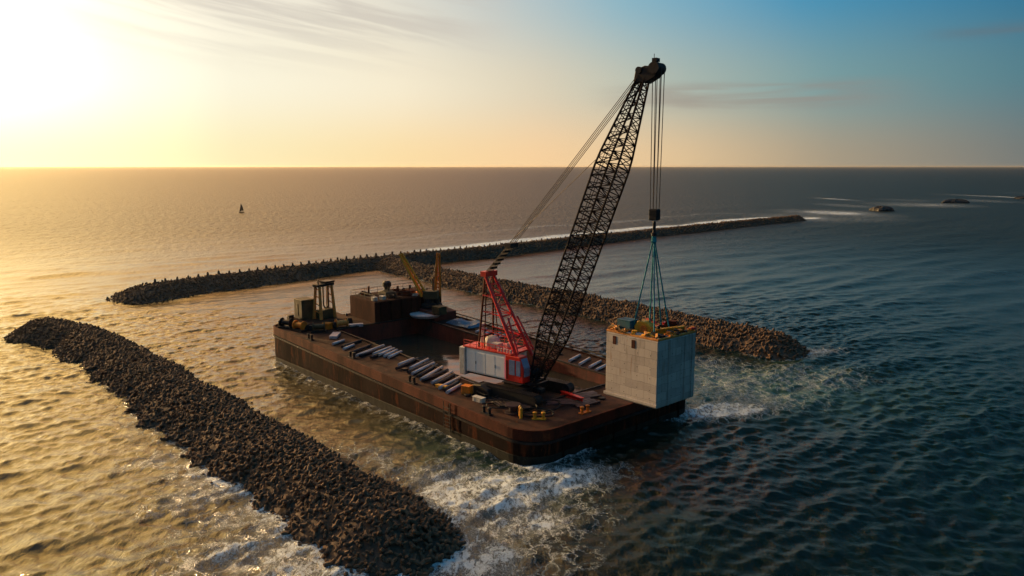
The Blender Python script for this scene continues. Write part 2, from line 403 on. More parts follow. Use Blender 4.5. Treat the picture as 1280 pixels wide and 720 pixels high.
# ------------------------------------------------------------------ breakwaters
def tetra_base():
    vs = []; fs = []
    dirs = [Vector((0,0,1)), Vector((.943,0,-.333)), Vector((-.471,.816,-.333)), Vector((-.471,-.816,-.333))]
    for d in dirs:
        u = d.orthogonal().normalized(); w = d.cross(u); o = len(vs); n_ = 6
        for t, r in ((0.0, .36), (.62, .30), (.92, .21)):
            for i in range(n_):
                a = 2*math.pi*i/n_; vs.append(d*t+u*math.cos(a)*r+w*math.sin(a)*r)
        for j in range(2):
            for i in range(n_): fs.append((o+j*n_+i, o+j*n_+(i+1) % n_, o+(j+1)*n_+(i+1) % n_, o+(j+1)*n_+i))
        fs.append(tuple(o+2*n_+i for i in range(n_)))
    return np.array([tuple(v) for v in vs]), fs
TV, TF = tetra_base()
tq = np.array([f for f in TF if len(f) == 4]); th6 = np.array([f for f in TF if len(f) == 6])
def rand_rot():
    q = rng.normal(size=4); q /= np.linalg.norm(q); w, x, y, z = q
    return np.array([[1-2*(y*y+z*z), 2*(x*y-z*w), 2*(x*z+y*w)], [2*(x*y+z*w), 1-2*(x*x+z*z), 2*(y*z-x*w)], [2*(x*z-y*w), 2*(y*z+x*w), 1-2*(x*x+y*y)]])
tetra_meshes = []
for i in range(4):
    mm = bpy.data.meshes.new('armour_block'); mm.from_pydata([tuple(v) for v in TV*(1+.08*rng.normal(size=TV.shape)*.5)], [], TF); mm.materials.append(M['armour']); mm.update(); tetra_meshes.append(mm)

def grid_pts(pts, hb, step):
    x0 = min(a for a, b in pts)-hb; x1 = max(a for a, b in pts)+hb; y0 = min(b for a, b in pts)-hb; y1 = max(b for a, b in pts)+hb
    gx = np.arange(x0, x1, step); gy = np.arange(y0, y1, step*.87)
    GX, GY = np.meshgrid(gx, gy); GX = GX+(np.arange(len(gy)) % 2)[:, None]*step*.5
    GX = GX+rng.normal(0, step*.16, GX.shape); GY = GY+rng.normal(0, step*.16, GY.shape)
    return GX.ravel(), GY.ravel()
def vis(x, y, z):
    c, s = math.cos(PITCH), math.sin(PITCH); d = y*c-(z-CH)*s
    return abs(F*x/d) < 640 and abs(F*(y*s+(z-CH)*c)/d) < 360
def breakwater(name, pts, step, size, corelabel, blabel, indiv=None):
    # rubble core as one height field
    g = .9 if name != 'far' else 1.6
    x0 = min(a for a, b in pts)-10; x1 = max(a for a, b in pts)+10; y0 = min(b for a, b in pts)-10; y1 = max(b for a, b in pts)+10
    gx = np.arange(x0, x1, g); gy = np.arange(y0, y1, g); GX, GY = np.meshgrid(gx, gy)
    d, u, s = polydist(GX, GY, pts); h, hb = prof(name, d, u, s)
    h = h-.10+.3*(vnoise(GX, GY, 1.3, 8)-.5)
    keep = d < hb+2.2; ids = -np.ones(GX.shape, int); fl = []
    for j in range(len(gy)-1):
        for i in np.nonzero(keep[j, :-1] & keep[j+1, :-1] & keep[j, 1:] & keep[j+1, 1:])[0]: fl.append((j, i))
    used = np.zeros(GX.shape, bool)
    for j, i in fl: used[j:j+2, i:i+2] = True
    ids[used] = np.arange(used.sum()); mb = MB()
    mb.v = [tuple(q) for q in np.stack([GX[used], GY[used], h[used]], -1)]
    mb.f = [(int(ids[j, i]), int(ids[j, i+1]), int(ids[j+1, i+1]), int(ids[j+1, i])) for j, i in fl]
    core = mb.build('breakwater', M['core']); tag(core, corelabel, 'breakwater')
    px, py = grid_pts(pts, 9, step)
    d, u, s = polydist(px, py, pts); h, hb = prof(name, d, u, s)
    ok = (d < hb+.6) & (h > -.9)
    px, py, h, s, d = px[ok], py[ok], h[ok], s[ok], d[ok]
    z = h+rng.normal(0, .11, len(px))-.05+.35*(vnoise(px, py, 3.5, 71)-.5)
    order = np.arange(len(px)); single = []
    if indiv:
        dist = np.hypot(np.hypot(px, py), CH-z)
        cand = [i for i in np.argsort(dist) if vis(px[i], py[i], z[i]) and (s[i] > 0 or d[i] < 2.2) and z[i] > -.3]
        single = cand[:indiv]
    ss = set(single)
    for n_, i in enumerate(single):
        o = bpy.data.objects.new('armour_block', tetra_meshes[n_ % 4]); COL.objects.link(o)
        o.matrix_world = Matrix.Translation((px[i], py[i], z[i])) @ Matrix(rand_rot().tolist()).to_4x4() @ Matrix.Scale(size*random.uniform(.75, 1.28), 4)
        tag(o, 'dark weathered concrete armour block on the near end of the foreground breakwater', 'armour block', 'armour blocks on the near end of the foreground breakwater')
    rest = [i for i in order if i not in ss]
    V = np.empty((len(rest)*len(TV), 3), np.float32)
    for n_, i in enumerate(rest):
        V[n_*len(TV):(n_+1)*len(TV)] = (TV*size*random.uniform(.72, 1.28)) @ rand_rot().T+np.array([px[i], py[i], z[i]])
    off = (np.arange(len(rest))*len(TV))[:, None, None]
    Q = (tq[None]+off).reshape(-1, 4); H6 = (th6[None]+off).reshape(-1, 6)
    mm = bpy.data.meshes.new('armour_blocks'); mm.vertices.add(len(V)); mm.vertices.foreach_set('co', V.ravel())
    loops = np.concatenate([Q.ravel(), H6.ravel()]).astype(np.int32)
    mm.loops.add(len(loops)); mm.loops.foreach_set('vertex_index', loops)
    st = np.concatenate([np.arange(len(Q))*4, len(Q)*4+np.arange(len(H6))*6]).astype(np.int32)
    mm.polygons.add(len(st)); mm.polygons.foreach_set('loop_start', st); mm.update(calc_edges=True); mm.validate()
    mm.materials.append(M['armour'])
    o = bpy.data.objects.new('armour_blocks', mm); COL.objects.link(o)
    tag(o, blabel, 'armour blocks', None, 'stuff')
    return core
breakwater('near', NEAR, .64, .49, 'dark rubble breakwater in the foreground left of the rusty barge', 'mass of dark concrete armour blocks along the foreground breakwater', 300)
breakwater('mid', MID, .80, .56, 'reddish brown rubble breakwater running behind the barge and hanging caisson', 'mass of brown armour blocks covering the breakwater behind the hanging caisson')
breakwater('far', FAR, 1.05, .60, 'long far breakwater crossing the sea behind the barge with blocks on its crest', 'mass of dark armour blocks covering the long far breakwater')
# row of crest blocks on the far breakwater
acc = 0; want = 3.0
for (ax, ay), (bx_, by_) in zip(FAR[:-1], FAR[1:]):
    L = math.hypot(bx_-ax, by_-ay)
    while want < acc+L and want < 190:
        t = (want-acc)/L; nx, ny = -(by_-ay)/L, (bx_-ax)/L
        o = bpy.data.objects.new('crest_block', tetra_meshes[int(want) % 4]); COL.objects.link(o)
        sc = random.uniform(.75, 1.12)*(1 if want < 90 else .75)
        x, y = ax+t*(bx_-ax)+nx*1.0, ay+t*(by_-ay)+ny*1.0
        o.matrix_world = Matrix.Translation((x, y, 2.95)) @ Matrix.Rotation(random.uniform(0, 6.28), 4, 'Z') @ Matrix.Rotation(random.gauss(0, .12), 4, 'X') @ Matrix.Scale(sc, 4)
        tag(o, 'dark block standing upright in the row along the crest of the far breakwater', 'crest block', 'upright blocks along the crest of the far breakwater')
        want += random.uniform(2.3, 3.2)
    acc += L

# ------------------------------------------------------------------ barge
barge = empty('barge', 'rusty red brown barge with an open water well in the middle of its deck', 'barge', (B0[0], B0[1], 0), BRZ)
def outline(o, radii, m=14):
    """rounded rectangle s,t grown by o; sides sampled alike so loops match"""
    S0, S1, T0, T1 = -o, BL+o, -o, BW+o
    cor = [(S0, T0, radii[0], math.pi), (S1, T0, radii[1], -math.pi/2), (S1, T1, radii[2], 0), (S0, T1, radii[3], math.pi/2)]
    pts = []; prev = None
    for i, (cs, ct, r, a0) in enumerate(cor):
        r += o; c_s = cs+(r if cs == S0 else -r); c_t = ct+(r if ct == T0 else -r)
        arc = [(c_s+r*math.cos(a0+j*math.pi/16), c_t+r*math.sin(a0+j*math.pi/16)) for j in range(9)]
        pts.append(arc)
    loop = []
    for i in range(4):
        a = pts[i]; b = pts[(i+1) % 4][0]; loop += a
        for j in range(1, m): loop.append((a[-1][0]+(b[0]-a[-1][0])*j/m, a[-1][1]+(b[1]-a[-1][1])*j/m))
    return loop
RAD = (3.4, 2.0, 2.0, 2.2)
lo = outline(0, RAD); N = len(lo)
inner = [None]*N
CI = [(W_S0, W_T0), (W_S1, W_T0), (W_S1, W_T1), (W_S0, W_T1)]
seg = N//4
for i in range(4):
    a = CI[i]; b = CI[(i+1) % 4]
    for j in range(seg):
        t = 0 if j < 9 else (j-8)/(seg-8)
        inner[i*seg+j] = (a[0]+(b[0]-a[0])*t, a[1]+(b[1]-a[1])*t)
def ring(mb, la, za, lb, zb):
    o = len(mb.v)
    for (s, t) in la: mb.v.append((s, -t, za(s)))
    for (s, t) in lb: mb.v.append((s, -t, zb(s)))
    for i in range(N):
        j = (i+1) % N
        mb.f.append((o+i, o+j, o+N+j, o+N+i))
mb = MB(); o2 = outline(-.35, RAD)
ring(mb, o2, lambda s: -2, lo, lambda s: 1.2); ring(mb, lo, lambda s: 1.2, lo, lambda s: dz(s)-.05)
mb.build('hull', M['hull'], barge)
mb = MB(); ring(mb, lo, lambda s: dz(s), inner, lambda s: dz(s)+.0); mb.build('deck', M['deck'], barge)
mb = MB(); ring(mb, inner, lambda s: dz(s)-.004, inner, lambda s: -2); mb.build('well_side', M['well'], barge)
mb = MB(); a = outline(.12, RAD); b = outline(.12, RAD); c_ = outline(-.16, RAD)
ring(mb, outline(-.01, RAD), lambda s: dz(s)-1.05, a, lambda s: dz(s)-1.0); ring(mb, a, lambda s: dz(s)-1.0, a, lambda s: dz(s)+.16)
ring(mb, a, lambda s: dz(s)+.16, c_, lambda s: dz(s)+.16); ring(mb, c_, lambda s: dz(s)+.16, c_, lambda s: dz(s)+.01)
mb.build('strake', M['strake'], barge)
mb = MB(); a = outline(.22, RAD); b = outline(0.0, RAD)
ring(mb, b, lambda s: dz(s)-1.38, a, lambda s: dz(s)-1.34); ring(mb, a, lambda s: dz(s)-1.34, a, lambda s: dz(s)-1.10); ring(mb, a, lambda s: dz(s)-1.10, b, lambda s: dz(s)-1.07)
mb.build('rubbing_bar', M['dsteel'], barge)
mb = MB(); ring(mb, outline(-.2, RAD), lambda s: -2, outline(.03, RAD), lambda s: .75); ring(mb, outline(.03, RAD), lambda s: .75, outline(-.01, RAD), lambda s: .78)
mb.build('boot_top', M['weed'], barge)
for i in range(6):
    t = 4.6+i*4.0
    MB().box((-.06, -t, 1.0), (.14, .16, 2.3)).build('side_frame', M['hull'], barge)
MB().box((10.2, -10.2, dz(10)/2-1.1), (11.6, 7.6, dz(10)+2.16)).build('crane_deck', M['deck'], barge, bevel=.05)
mb = MB(); n_ = 60
for i in range(n_+1):
    for j in range(21):
        s_ = W_S0-.3+(W_S1-W_S0+.6)*i/n_; t_ = W_T0-.3+(W_T1-W_T0+.6)*j/20; mb.v.append((*bw(s_, t_), 2.45+.012*math.sin(s_*1.7+t_)+.01*math.sin(t_*2.3-s_)))
mb.f = [(i*21+j, i*21+j+1, (i+1)*21+j+1, (i+1)*21+j) for i in range(n_) for j in range(20)]
wp = mb.build('well_water', M['pool'], None, smooth=True); wp['kind'] = 'structure'
# well coaming
mb = MB()
for (s0, t0), (s1, t1) in zip(CI, CI[1:]+CI[:1]):
    a = Vector(L3(s0, t0, .14)); b = Vector(L3(s1, t1, .14)); mb.bar(a, b, .13, 4)
mb.build('well_coaming', M['dsteel'], barge)
# far side bulwark
mb = MB(); pts = [L3(3+i*3.4, BW-.55, .75) for i in range(15)]
mb.tube(pts, .09)
for q_ in pts: mb.bar((q_[0], q_[1], q_[2]-.75), q_, .06, 5)
mb.tube([(a_, b_, c2-.38) for a_, b_, c2 in pts], .05)
mb.build('bulwark_rail', M['dsteel'], barge)
# raised deckhouse block at the far corner
mb = MB(); s0, s1, t0, t1 = 50.8, 58.6, 13.9, 27.2; zb = dz(s0)-.3; ztop = 8.6
mb.prism([(s0, zb), (s0-.05, ztop), (s1, ztop+.2), (s1, zb)], 'y', -t1, -t0); dh = mb.build('deckhouse', M['house'], barge, bevel=.12)
tag(dh, 'raised rusty box structure at the far end of the deck')
for i in range(7):
    t = t0+1+i*2.0; MB().box((s0-.09, -t, (zb+ztop)/2), (.12, .14, ztop-zb-.3)).build('wall_stiffener', M['hull'], dh)
mb = MB(); e = [(s0+.2, -t0-.2), (s1-.2, -t0-.2), (s1-.2, -t1+.2), (s0+.2, -t1+.2)]
for (ax, ay), (bx_, by_) in zip(e, e[1:]+e[:1]):
    mb.bar((ax, ay, ztop+1.05), (bx_, by_, ztop+1.1), .045, 5); mb.bar((ax, ay, ztop+.55), (bx_, by_, ztop+.6), .03, 5)
    for j in range(5): x_ = ax+(bx_-ax)*j/5; y_ = ay+(by_-ay)*j/5; mb.bar((x_, y_, ztop), (x_, y_, ztop+1.1), .04, 5)
mb.build('railing', M['dsteel'], dh)
# step down block on the well side of the corner
MB().prism([(46.5, dz(46)-.2), (46.5, dz(46)+1.3), (50.7, dz(50)+1.6), (50.7, dz(50)-.2)], 'y', -27.0, -22.4).build('raised_platform', M['well'], barge, bevel=.08)
# raised forecastle platform at the left corner
fc = MB().prism([(52.6, dz(52)-.1), (52.9, dz(52)+1.0), (58.6, dz(58)+1.1), (58.6, dz(58)-.1)], 'y', -11.0, -2.6).build('forecastle', M['deck'], barge, bevel=.1)
tag(fc, 'low raised platform at the left end of the barge')
# bollards along the edges
boll = MB()
def bollard(s, t, rot, m_):
    mb = MB(); z = dz(s)
    for k_ in (-.45, .45):
        x, y = s+k_*math.cos(rot), -t+k_*math.sin(rot)
        mb.lathe((x, y, z), [(.17, 0), (.17, .62), (.24, .66), (.24, .76), (.1, .82)], 10)
    mb.box((s, -t, z+.05), (1.5, .55, .1), rot)
    o = mb.build('bollard', m_, barge); return o
for s, t, r_ in ((8, 1.0, 0), (22, 1.0, 0), (36, 1.0, 0), (48, 1.1, 0), (1.2, 20, 1.57), (57.8, 8, 1.57), (12, 26.5, 0), (30, 26.5, 0)): bollard(s, t, r_, M['dsteel'])
tag(bollard(3.2, 4.2, .8, M['yellow']), 'yellow painted bollard'); tag(bollard(1.5, 9.5, 1.57, M['orange']), 'orange painted bollard')
for s, t in ((14, 3.2), (27, 3.4), (41, 3.0), (3.4, 14.5), (3.3, 22), (20, 24.5), (38, 24.6)):
    MB().lathe((s, -t, dz(s)), [(.42, 0), (.42, .18), (.36, .22)], 14).build('manhole_cover', M['dsteel'], barge)
mb = MB()
for i in range(5): mb.tube([(13+.2*i, -.2, dz(13)+.16-i*.6), (13+.2*i, .25, dz(13)-.1-i*.6)], .04)
for x_ in (12.8, 14.0): mb.bar((x_, .3, dz(13)+.2), (x_, .3, .6), .05)
for i in range(7): mb.bar((12.8, .3, .8+i*.42), (14.0, .3, .8+i*.42), .035)
mb.build('boarding_ladder', M['dsteel'], barge)

def bloc(s, t, z=0): x, y = bw(s, t); return (x, y, dz(s)+z)
# ---- crawler crane -----------------------------------------------------------
SL = R(9)                                        # slewed a little off the barge's axis
fwd = BRZ+math.pi+SL                               # world heading of the boom
fx, fy = math.cos(fwd), math.sin(fwd)
cx, cy = bw(10.6, 9); cz = dz(10)
crane = empty('crawler_crane', 'large red and white crawler crane with a tall dark lattice boom standing on the barge', 'crane', (cx, cy, cz), fwd)
def track(yc):
    mb = MB(); L_, h_ = 4.6, 1.25; pr = []
    for i in range(9): a = math.pi/2+i*math.pi/8; pr.append((-L_+.62+.62*math.cos(a), h_/2+.62*math.sin(a)))
    for i in range(9): a = -math.pi/2+i*math.pi/8; pr.append((L_-.62+.62*math.cos(a), h_/2+.62*math.sin(a)))
    mb.prism(pr, 'y', yc-.55, yc+.55); o = mb.build('crawler_track', M['rubber'], crane)
    sh = MB()
    for i in range(30): sh.box((-L_+.5+i*.28, yc, h_+.02), (.14, 1.16, .07))
    sh.build('track_shoes', M['dsteel'], o)
    for i in range(2): MB().bar(((-1)**i*(L_-.65), yc-.6, .62), ((-1)**i*(L_-.65), yc+.6, .62), .45, 14).build('sprocket', M['dsteel'], o)
track(-3.1); track(3.1)
MB().box((0, 0, .95), (3.2, 5.2, .7)).box((0, 0, .8), (5.5, 1.0, .5)).build('carbody', M['dsteel'], crane, bevel=.06)
MB().lathe((0, 0, 1.3), [(1.5, 0), (1.5, .3)], 28).build('slew_ring', M['dsteel'], crane)
MB().box((-3.0, 0, 1.72), (10.0, 3.2, .3)).build('revolving_frame', M['dsteel'], crane, bevel=.04)
# machinery house
ho = MB().box((-4.3, 0, 3.35), (6.2, 3.9, 2.95)).build('machinery_house', M['white'], crane, bevel=.05)
MB().box((-7.92, 0, 3.1), (.95, 4.3, 3.4)).build('counterweight', M['cream'], crane, bevel=.08)
for y_ in (-1.98, 1.98):
    for x_ in (-6.55, -5.05, -3.55, -2.05): MB().box((x_, y_, 3.25), (1.38, .05, 2.4)).build('side_door', M['white'], ho, bevel=.015)
    for x_ in (-5.8, -2.8): MB().box((x_, y_*1.02, 3.2), (.06, .05, .35)).build('door_handle', M['dsteel'], ho)
rf = MB().box((-4.1, 0, 4.93), (7.4, 4.15, .18)).build('roof_deck', M['red'], crane, bevel=.03)
mb = MB()
for y_ in (-2.02, 2.02):
    for i in range(8): mb.bar((-7.7+i*1.0, y_, 5.02), (-7.7+i*1.0, y_, 5.75), .035, 5)
    mb.bar((-7.7, y_, 5.75), (-.65, y_, 5.75), .035, 5); mb.bar((-7.7, y_, 5.4), (-.65, y_, 5.4), .03, 5)
mb.build('roof_railing', M['red'], rf)
MB().bar((-7.0, .6, 5.0), (-7.0, .6, 7.4), .28, 12).build('exhaust_stack', M['cream'], crane)
MB().lathe((-5.2, .3, 5.0), [(1.0, 0), (1.0, .5), (.75, .95), (.3, 1.15)], 16).build('air_filter', M['cream'], crane, smooth=False)
MB().box((-3.6, -.7, 5.35), (1.1, 1.0, .65)).box((-2.6, .9, 5.3), (.8, 1.0, .55)).build('roof_unit', M['cream'], crane, bevel=.05)
for i in range(5): MB().lathe((-2.6+.45*i, -1.55, 5.0), [(.14, 0), (.14, .35), (.05, .42)], 8).build('work_light', M['cream'], crane)
# cab on the camera's side
cab = MB().prism([(-1.15, 1.9), (-1.15, 4.85), (.95, 4.85), (1.45, 3.6), (1.45, 1.9)], 'y', -2.15, -.75).build('cab', M['red'], crane, bevel=.05)
for x_, w_ in ((-.15, .82), (.78, .62)): MB().box((x_, -2.17, 3.55), (w_, .05, 1.75)).build('side_window', M['glass'], cab)
mb = MB(); mb.add([(1.48, -2.0, 2.6), (1.48, -.9, 2.6), (1.48, -.9, 3.6), (1.48, -2.0, 3.6), (1.0, -2.0, 4.72), (1.0, -.9, 4.72)], [(0,1,2,3), (3,2,5,4)]); mb.build('windscreen', M['glass'], cab)
MB().box((-.9, -2.18, 3.2), (.1, .05, 2.2)).build('door_post', M['dsteel'], cab)
MB().box((.2, -2.5, 1.85), (2.6, .6, .08)).build('cab_step', M['dsteel'], cab)
# winch drums
for x_ in (-.4, .9): MB().bar((x_, -.6, 2.5), (x_, 1.3, 2.5), .5, 16).bar((x_, -.65, 2.5), (x_, -.6, 2.5), .75, 16).bar((x_, 1.3, 2.5), (x_, 1.35, 2.5), .75, 16).build('winch_drum', M['dsteel'], crane)
# red gantry (A-frame)
pk = Vector((-5.4, 0, 13.7)); gx0 = 0.1
mb = MB()
for sy in (-1, 1):
    a = Vector((gx0, sy*1.35, 4.3)); b = pk+Vector((0, sy*.75, 0)); mb.bar(a, b, .23, 8, .17)
    a2 = Vector((gx0+.15, sy*1.5, 5.0)); mb.bar(a2, a2+(pk-a2)*.45+Vector((.5, 0, 0)), .12)
for i in range(1, 8):
    t = i/8; a = Vector((gx0, 0, 4.3))*(1-t)+pk*t; w = 1.35*(1-t)+.75*t
    mb.bar(a+Vector((0, w, 0)), a-Vector((0, w, 0)), .10)
    t2 = (i+1)/8; a_ = Vector((gx0, 0, 4.3))*(1-t2)+pk*t2; w2 = 1.35*(1-t2)+.75*t2; sg = (-1)**i
    mb.bar(a+Vector((0, w*sg, 0)), a_-Vector((0, w2*sg, 0)), .08)
mb.box(pk+Vector((0, 0, .05)), (.9, 2.1, .6))
mast = mb.build('gantry_mast', M['red'], crane)
mb = MB()
for sy in (-1, 1):
    mb.bar((-5.9, sy*1.35, 4.9), pk+Vector((0, sy*.7, 0)), .13)
    mb.bar((-5.0, sy*1.35, 4.9), pk+Vector((0.1, sy*.6, -1.2)), .07)
for i in range(1, 7):
    t = i/7; a = Vector((-5.9, 0, 4.9))*(1-t)+pk*t; w = 1.35*(1-t)+.7*t; mb.bar(a+Vector((0, w, 0)), a-Vector((0, w, 0)), .06)
mb.build('gantry_back_stay', M['strake'], crane)
# struts between
mb = MB()
for t in (.25, .5, .72):
    a = Vector((gx0, 0, 4.3))*(1-t)+pk*t; b = Vector((-5.9, 0, 4.9))*(1-t)+pk*t
    for sy in (-1, 1): mb.bar(a+Vector((0, sy, 0)), b+Vector((0, sy, 0)), .07)
    mb.bar(a+Vector((0, 1, 0)), b+Vector((0, -1, 0)), .05)
mb.build('gantry_strut', M['red'], crane)
# lattice boom
foot = Vector((1.9, 0, 2.0)); TIPX, TIPZ = 14.8, 35.1; tip = Vector((TIPX, 0, TIPZ))
ax = (tip-foot); BLN = ax.length; ax.normalize(); up_ = Vector((0, 1, 0)).cross(ax).normalized(); sd = Vector((0, 1, 0))
def bsec(t):
    d = t*BLN
    w = 1.28 if 6 < d < BLN-9 else (1.05+.23*d/6 if d <= 6 else .5+.78*(BLN-d)/9)
    h = 1.30 if 6 < d < BLN-9 else (.25+1.05*d/6 if d <= 6 else .35+.95*(BLN-d)/9)
    c0 = foot+ax*d
    return [c0+sd*w+up_*h, c0-sd*w+up_*h, c0-sd*w-up_*h, c0+sd*w-up_*h]
NB = 26
sections = [bsec(i/NB) for i in range(NB+1)]
bo = MB()
for i in range(NB):
    for c in range(4): bo.bar(sections[i][c], sections[i+1][c], .115, 6, None, False)
boomo = bo.build('boom', M['boom'], crane)
lc = MB()
for i in range(NB):
    A_, B_ = sections[i], sections[i+1]
    for c in range(4):
        d2 = (c+1) % 4
        lc.bar(B_[c], B_[d2], .05, 5, None, False)
        mid = (Vector(A_[c])+Vector(B_[c]))/2
        lc.bar(A_[c], (B_[d2]+A_[d2])/2, .052, 5, None, False); lc.bar((B_[d2]+A_[d2])/2, B_[c], .052, 5, None, False)
        if c % 2 == 1: lc.bar(A_[d2], B_[c], .06, 5, None, False)
lc.build('boom_lacing', M['boom'], boomo)
wk = MB(); 
for i in range(NB): 
    a = (sections[i][2]+sections[i][3])/2; b = (sections[i+1][2]+sections[i+1][3])/2
    wk.bar(a+sd*.25, b+sd*.25, .035, 4, None, False); wk.bar(a-sd*.25, b-sd*.25, .035, 4, None, False)
wk.build('boom_ladder', M['boom'], boomo)
# boom head
hd = MB().prism([(TIPX-.9, TIPZ-.6), (TIPX-.7, TIPZ+.55), (TIPX+.3, TIPZ+.85), (TIPX+1.2, TIPZ+.75), (TIPX+1.9, TIPZ+.35), (TIPX+1.5, TIPZ-.25), (TIPX+.4, TIPZ-.8)], 'y', -.62, .62).build('boom_head', M['dsteel'], boomo, bevel=.06)
MB().bar((TIPX+1.35, -.8, TIPZ+.55), (TIPX+1.35, .8, TIPZ+.55), .58, 18).build('sheave', M['dsteel'], hd)
MB().bar((TIPX-.3, -.75, TIPZ+.45), (TIPX-.3, .75, TIPZ+.45), .34, 16).build('sheave', M['dsteel'], hd)
MB().box((TIPX+1.2, 0, TIPZ+1.35), (.5, .7, .35)).bar((TIPX+.9, .2, TIPZ+1.2), (TIPX+.9, .2, TIPZ+2.0), .03, 4).build('beacon', M['dsteel'], hd)
# pendants with spreader
mid_p = pk+(tip-pk)*.17
for sy, dyy in ((-1, .55), (1, .55), (-1, .2), (1, .2)):
    MB().bar(mid_p+Vector((0, sy*dyy, 0)), tip+Vector((-.2, sy*dyy, .3)), .038, 5).build('pendant_rope', M['rope'], crane)
MB().bar(mid_p+Vector((0, -.25, .35)), tip+Vector((-.9, -.2, -4.5)), .035, 5).build('pendant_rope', M['rope'], crane)
MB().box(mid_p, (.9, 1.5, .5)).build('pendant_spreader', M['dsteel'], crane)
mb = MB()
for i in range(8):
    y_ = -.7+.2*i; mb.bar(pk+Vector((0, y_, .2)), mid_p+Vector((0, y_*.9, 0)), .035, 4)
for i in range(7): a = pk+(mid_p-pk)*(i+.5)/7; mb.box(a, (.25, 1.1, .25))
mb.build('luffing_tackle', M['dsteel'], crane)
# hoist ropes and hook block
HX_, HZT, HZB = TIPX+1.55, TIPZ+.3, 21.2
for dx_, dy_ in ((-.5, -.3), (-.5, .3), (0, -.3), (.45, -.3), (.45, .3), (0, .3)):
    MB().bar((HX_+dx_, dy_, HZT+.3), (HX_+dx_*.7, dy_, HZB+.9), .042, 5).build('hoist_rope', M['rope'], crane)
hb = MB().box((HX_, 0, HZB+.35), (.95, .8, 1.15)).build('hook_block', M['rubber'], crane, bevel=.1)
MB().bar((HX_, 0, HZB-.3), (HX_, 0, HZB-1.5), .16, 10).lathe((HX_, 0, HZB-1.9), [(.1, 0), (.28, .15), (.28, .4), (.1, .55)], 10).build('hook', M['dsteel'], hb)
# whip line to the load from the boom foot winch
HOOK = Vector((cx+fx*HX_, cy+fy*HX_, cz+HZB-1.75))

# ---- hanging caisson ----------------------------------------------------------
KX, KY = HOOK.x, HOOK.y; KZ = 6.6; KS, KT, KH = 6.55, 6.3, 6.75
cai = empty('concrete_caisson', 'huge pale grey concrete block hanging from the crane above the barge corner', 'concrete block', (KX, KY, KZ), BRZ)
import bmesh
def box_panel(c, s): return MB().box(c, s)
MB().box((0, 0, KH/2), (KS, KT, KH)).build('block_body', M['concrete'], cai, bevel=.07)
MB().box((0, KT/2+.06, .3), (KS+.25, .22, .32)).build('bottom_ledge', M['concrete'], cai, bevel=.05)
# raised shutter panels / pour marks on both seen faces
for j, zz in enumerate((2.2, 4.5)):
    MB().box((0, KT/2+.008, zz), (KS-.1, .025, .05)).build('pour_joint', M['concrete'], cai)
    MB().box((-KS/2-.008, 0, zz), (.025, KT-.1, .05)).build('pour_joint', M['concrete'], cai)
mb = MB()
for a_ in (-2.4, -.8, .8, 2.4):
    for z_ in (.9, 1.7, 2.9, 3.8, 5.2):
        mb.bar((a_, KT/2-.02, z_), (a_, KT/2+.008, z_), .045, 8); mb.bar((-KS/2+.02, a_, z_), (-KS/2-.008, a_, z_), .045, 8)
mb.build('tie_holes', M['dsteel'], cai)
for x_ in (2.15, -.26): MB().box((x_, KT/2+.02, 6.0), (.46, .06, .85)).build('lifting_recess', M['strake'], cai, bevel=.03)
for y_ in (-2.55, -1.3, 1.35): MB().box((-KS/2-.05, y_, KH/2), (.11, .22, KH-.1)).build('corner_rib', M['concrete'], cai, bevel=.02)
mb = MB()
for sx_, sy_, lx, ly in ((0, KT/2-.14, KS, .28), (0, -KT/2+.14, KS, .28), (KS/2-.14, 0, .28, KT-.58), (-KS/2+.14, 0, .28, KT-.58)): mb.box((sx_, sy_, KH+.10), (lx, ly, .2))
mb.build('top_kerb', M['wood'], cai, bevel=.03)
lugs = [(-1.25, -1.3), (1.25, -1.3), (1.35, 1.25), (-1.4, 1.35), (0, .3), (.2, -1.9)]
for a_, b_ in lugs: MB().box((a_, b_, KH+.2), (.5, .16, .45)).build('lifting_lug', M['dsteel'], cai)
sling = empty('lifting_sling', 'teal rope slings fanning from the hook down to the hanging block', 'sling', HOOK, 0)
c_, s_ = math.cos(BRZ), math.sin(BRZ)
for a_, b_ in lugs:
    MB().bar((0, 0, 0), (KX+a_*c_-b_*s_-HOOK.x, KY+a_*s_+b_*c_-HOOK.y, KZ+KH+.35-HOOK.z), .075, 6).build('sling_rope', M['teal'], sling)
MB().lathe((0, 0, -.9), [(.12, 0), (.30, .3), (.22, .9), (.12, 1.1)], 8).build('master_link', M['teal'], sling)
def on_block(a, b, z=0): return (KX+a*c_-b*s_, KY+a*s_+b*c_, KZ+KH+z)
o = MB().box((0, 0, .55), (1.7, 1.3, 1.1)).box((0, 0, 1.13), (1.8, 1.4, .08)).build('tool_box', M['tealbox'], None, bevel=.05)
o.location = on_block(2.1, 1.2); o.rotation_euler.z = BRZ; tag(o, 'teal steel container on top of the hanging concrete block', 'container')
g_ = empty('power_unit', 'yellow winch unit on top of the hanging concrete block beside the teal container', 'machine', on_block(.5, .5), BRZ+.3)
MB().prism([(-.9, 0), (-.9, .7), (-.4, 1.15), (.5, 1.2), (.9, .6), (.9, 0)], 'y', -.6, .6).build('housing', M['yellow'], g_, bevel=.08)
MB().bar((.2, .5, 1.1), (.2, .5, 1.7), .08, 8).build('exhaust', M['dsteel'], g_); MB().bar((-.2, -.75, .45), (-.2, .75, .45), .35, 12).build('drum', M['orange'], g_)
g2 = empty('lifting_beam', 'yellow steel spreader beam lying on the hanging block', 'beam', on_block(-1.9, -.6), BRZ+1.3)
